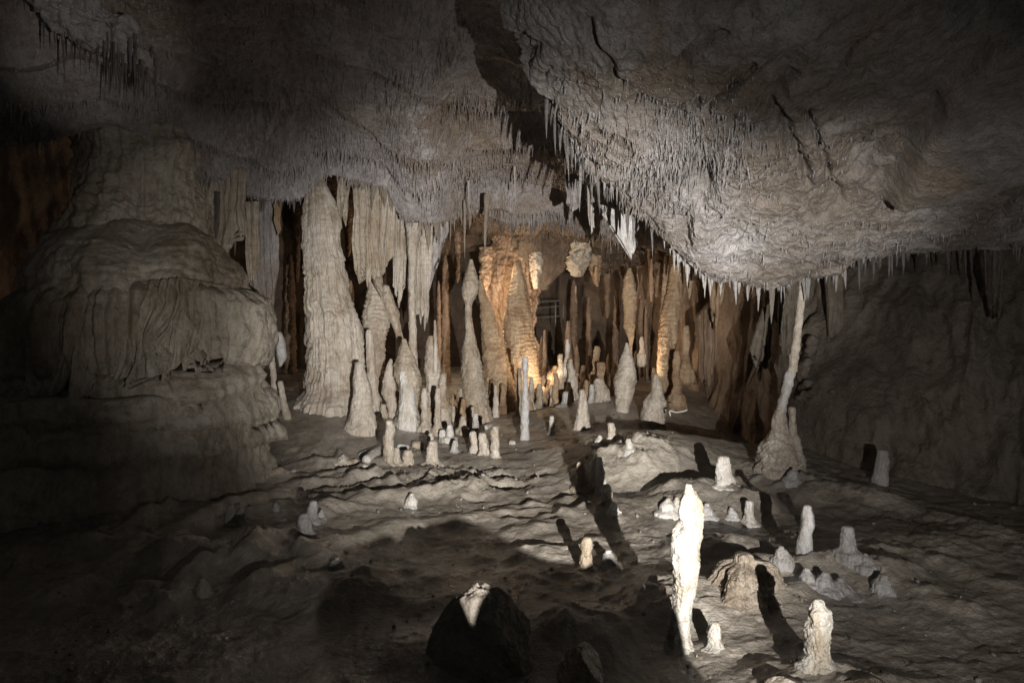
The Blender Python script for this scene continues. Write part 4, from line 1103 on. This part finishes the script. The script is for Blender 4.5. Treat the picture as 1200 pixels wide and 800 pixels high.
# a few that stand out
for (px, y0, y1, w, d, lab, mat) in [
        (571, 228, 300, 7, 10.6, 'long yellow stalactite hanging alone in the middle of the ceiling', 'cream'),
        (545, 235, 303, 4, 11.0, 'thin grey stalactite left of the long yellow one', 'pale'),
        (549, 212, 250, 3, 10.4, 'thin white straw above the middle arch', 'white'),
        (603, 195, 232, 3, 10.2, 'thin white straw over the dark ceiling pocket', 'white'),
        (501, 262, 294, 7, 10.6, 'short fat ochre stalactite under the rim beside the pale drapery', 'cream'),
        (905, 318, 380, 8, 8.6, 'long grey stalactite left of the leaning column', 'pale'),
        (872, 316, 336, 6, 7.3, 'fat white stalactite in the bright fringe, thickest of them', 'white'),
        (1160, 283, 362, 7, 7.0, 'long dim stalactite hanging far right below the lip', 'block'),
        (700, 140, 200, 5, 6.2, 'long thin stalactite on the slanting edge, uppermost', 'block'),
        (724, 225, 282, 6, 6.8, 'long white stalactite beside the pointed fin', 'bluewhite'),
        (820, 180, 240, 5, 6.0, 'brown straw over the small dark hollow of the right block', 'cream'),
        (808, 330, 352, 9, 8.8, 'short brown stalactite behind the left end of the bright fringe', 'tan'),
        (797, 330, 352, 6, 8.8, 'small brown stalactite deeper behind the bright fringe', 'orange'),
        (1143, 262, 300, 5, 6.6, 'dim icicle on the far right lip, longest of its clump', 'block'),
        (278, 230, 300, 6, 8.7, 'long thin spike below the curtain of brown pipes', 'cream'),
        (255, 225, 280, 6, 8.5, 'grey spike at the left of the curtain of brown pipes', 'ceiling')]:
    A = P(px, y0, d)
    spike(A, (y1 - y0) / F * d, w / 2 / F * d, mat, lab, 'single stalactites')
# straws of the glittering ledge
for i in range(60):
    px = 50 + 135 * rng.random(); y0 = 8 + (px - 60) * 0.58 + 12 * rng.normal()
    spike(P(px, y0, 5.45 + .2 * rng.random()), .10 + .28 * rng.random(), .008 + .007 * rng.random(), 'ceiling', 'thin straw stalactite dangling from the glittering ledge at the top left', 'straws of the glittering ledge')


def spike_field(name, G, nrm, count, mat, keep, lmin, lmax, rmin, rmax, mask=None, rowlo=8):
    """the uncountable drip cover of a ceiling: one mesh"""
    nr, nc = G.shape[:2]
    # area weighting, so that the cover is even over the rock
    e1 = np.linalg.norm(np.gradient(G, axis=0), axis=-1); e2 = np.linalg.norm(np.gradient(G, axis=1), axis=-1)
    wgt = e1 * e2
    x, y = proj(G)
    wgt = wgt * ((x > -80) & (x < 1280) & (y > -60))
    if mask is not None:
        wgt = wgt * mask(x, y, G)
    wgt[:rowlo] = 0
    wgt = (wgt / wgt.sum()).ravel()
    ids = rng.choice(nr * nc, count, p=wgt)
    pos = G.reshape(-1, 3)[ids]
    cl = np.clip(0.6 + 0.9 * pn(pos * 1.3 + 3), 0.2, 1.4)
    Ls = (lmin + (lmax - lmin) * rng.random(count) ** 2.5) * cl * np.where(rng.random(count) < .03, 1.9, 1.0)
    Rs = (rmin + (rmax - rmin) * rng.random(count) ** 1.5)
    nc2, nr2 = 6, 5
    th = np.linspace(0, 2 * math.pi, nc2, endpoint=False)
    t = np.array([-0.15, 0.05, 0.3, 0.7, 1.0]); rr = np.array([1.5, 1.0, .7, .42, .06])
    base = np.stack([rr[:, None] * np.cos(th), rr[:, None] * np.sin(th), -t[:, None] + 0 * th], -1)
    V = base[None] * np.stack([Rs, Rs, Ls], -1)[:, None, None] + pos[:, None, None]
    V = V + (rng.normal(size=(count, 1, 1, 3)) * np.array([.1, .1, 0])) * t[None, :, None, None] * Ls[:, None, None, None]
    Q = grid_faces(nr2, nc2, True)[:, ::-1]
    Q = (Q[None] + (np.arange(count) * nr2 * nc2)[:, None, None]).reshape(-1, 4)
    o = link(name, raw_mesh(name, V.reshape(-1, 3), Q), mat)
    tag(o, kind='stuff')
    o['label'] = keep
    o['category'] = 'stalactites'
    return o


spike_field('stalactite_cover', Gc, None, 30000, 'ceiling', 'countless short grey stalactites covering the left and middle ceiling', .03, .24, .005, .015,
            mask=lambda x, y, g: (0.25 + np.clip(pn(g * 0.9) + .4, 0, 1)) * (0.5 + sstep(60, 160, y)))
spike_field('stalactite_cover', Gb, None, 3400, 'block', 'countless thin pale stalactites under the low right ceiling block', .02, .17, .003, .009,
            mask=lambda x, y, g: 0.35 * np.clip(pn(g * 0.8 + 5) * 1.2 + .25, 0.0, 1) * sstep(90, 180, y) * sstep(1080, 980, x) + 0.08 * sstep(200, 260, y) + 1.2 * np.exp(-((x - 800) / 90) ** 2 - ((y - 170) / 50) ** 2))
spike_field('stalactite_cover', Gv, None, 1500, 'brown', 'countless short brown stalactites under the far vault', .05, .3, .012, .03, rowlo=0)


# gravel and flakes on the floor: uncountable
def pebbles():
    n = 1100
    px = rng.uniform(0, 1200, n); py = 520 + 280 * rng.random(n) ** 1.3
    hot = rng.random(n) < .45
    px[hot] = rng.normal(520, 90, hot.sum()); py[hot] = rng.normal(555, 18, hot.sum())
    y = np.clip(1.6 * F / np.maximum(py - 400, 60) * 0.98, 2.4, 10)
    x = (px - CX) / F * y
    z = floor_z(x, y)
    r = 0.003 + 0.016 * rng.random(n) ** 4
    ph = np.linspace(.05, math.pi - .05, 6)[:, None]; th = np.linspace(0, 2 * math.pi, 8, endpoint=False)[None]
    D = np.stack([np.sin(ph) * np.cos(th), np.sin(ph) * np.sin(th), np.cos(ph) + 0 * th], -1)
    V = D[None] * (r[:, None, None, None] * rng.uniform(.6, 1.4, (n, 1, 1, 3)))
    V = V * (1 + .18 * rng.normal(size=V.shape[:3])[..., None])
    V = V + np.stack([x, y, z], -1)[:, None, None]
    Q = grid_faces(6, 8, True)
    Q = (Q[None] + (np.arange(n) * 48)[:, None, None]).reshape(-1, 4)
    o = link('gravel', raw_mesh('gravel', V.reshape(-1, 3), Q), 'floor')
    tag(o, kind='stuff'); o['label'] = 'calcite gravel and flakes scattered over the cave floor'; o['category'] = 'gravel'


pebbles()

# ------------------------------------------------------------------ camera
cam = bpy.data.cameras.new('camera'); co = bpy.data.objects.new('camera', cam)
COL.objects.link(co)
co.location = (0, 0, H); co.rotation_euler = (math.radians(90), 0, 0)
cam.sensor_width = 36; cam.lens = 36 * F / 1200
cam.clip_start = 0.05; cam.clip_end = 200
SC.camera = co

# ------------------------------------------------------------------ lights
from mathutils import Vector


def spot(name, loc, target, energy, size, blend, col, rad=0.016):
    l = bpy.data.lights.new(name, 'SPOT'); l.energy = energy; l.spot_size = math.radians(size); l.spot_blend = blend
    l.color = col; l.shadow_soft_size = rad
    o = bpy.data.objects.new(name, l); COL.objects.link(o)
    o.location = tuple(loc)
    o.rotation_euler = (Vector(target) - Vector(loc)).to_track_quat('-Z', 'Y').to_euler()
    return o


def point(name, loc, energy, col, rad=0.05):
    l = bpy.data.lights.new(name, 'POINT'); l.energy = energy; l.color = col; l.shadow_soft_size = rad
    o = bpy.data.objects.new(name, l); COL.objects.link(o); o.location = tuple(loc)
    return o


LAMP = (1.1, -1.0, 1.05)
NEUT = (1.0, 0.952, 0.90)
spot('lamp_beam_and_fill', LAMP, P(590, 400, 10), 6300, 44, 1.0, NEUT)
spot('lamp_beam_and_fill', LAMP, P(285, 335, 6.9), 820, 25, 1.0, NEUT)  # extra beam added to brighten the left mound
spot('lamp_beam_and_fill', LAMP, P(900, 310, 7), 2300, 24, 1.0, NEUT)  # extra beam added to brighten the lip of the ceiling block
spot('lamp_spill_and_fill', LAMP, P(735, 500, 6), 420, 72, 1.0, NEUT)
spot('lamp_spill_and_fill', LAMP, P(1040, 430, 7.5), 330, 42, 1.0, NEUT)  # fill added to lift the right wall
spot('lamp_spill_and_fill', LAMP, P(125, 55, 5.6), 520, 12, 1.0, NEUT)  # narrow beam added so the straw ledge shows
spot('lamp_spill_and_fill', LAMP, P(540, 180, 9), 260, 30, 1.0, NEUT)  # fill added for the middle of the ceiling
WARM = (1.0, 0.77, 0.54)
point('cave_lamp_and_fill', P(567, 372, 14.0), 75, WARM, .12)
point('cave_lamp_and_fill', P(608, 345, 14.1), 48, WARM, .12)
spot('cave_lamp_and_fill', P(650, 446, 12.3), P(600, 405, 13.2), 62, 140, 1.0, WARM, .12)
point('cave_lamp_and_fill', P(702, 335, 17.2), 22, WARM, .12)  # dim fill added to lift the far recess
point('cave_lamp_and_fill', P(528, 400, 16.0), 12, WARM, .12)
spot('cave_lamp_and_fill', P(745, 440, 13.0), P(800, 385, 13.4), 75, 120, 1.0, WARM)
spot('cave_lamp_and_fill', P(585, 300, 13.0), P(610, 400, 13.2), 60, 110, 1.0, WARM, .12)  # added spot that widens the warm glow in the far chamber
point('cave_lamp_and_fill', P(30, 380, 9.5), 4, WARM)

# ------------------------------------------------------------------ world: no daylight reaches the cave, a dim fill is added to lift the blacks
w = bpy.data.worlds.new('World'); SC.world = w; w.use_nodes = True
w.node_tree.nodes['Background'].inputs[0].default_value = (1.0, 0.965, 0.93, 1)
w.node_tree.nodes['Background'].inputs[1].default_value = 0.024
SC.view_settings.view_transform = 'Standard'
SC.view_settings.look = 'None'
SC.view_settings.exposure = 0
SC.view_settings.gamma = 1
SC.cycles.max_bounces = 6
SC.cycles.diffuse_bounces = 4
SC.cycles.use_denoising = True
SC.cycles.sample_clamp_direct = 6
SC.cycles.sample_clamp_indirect = 6
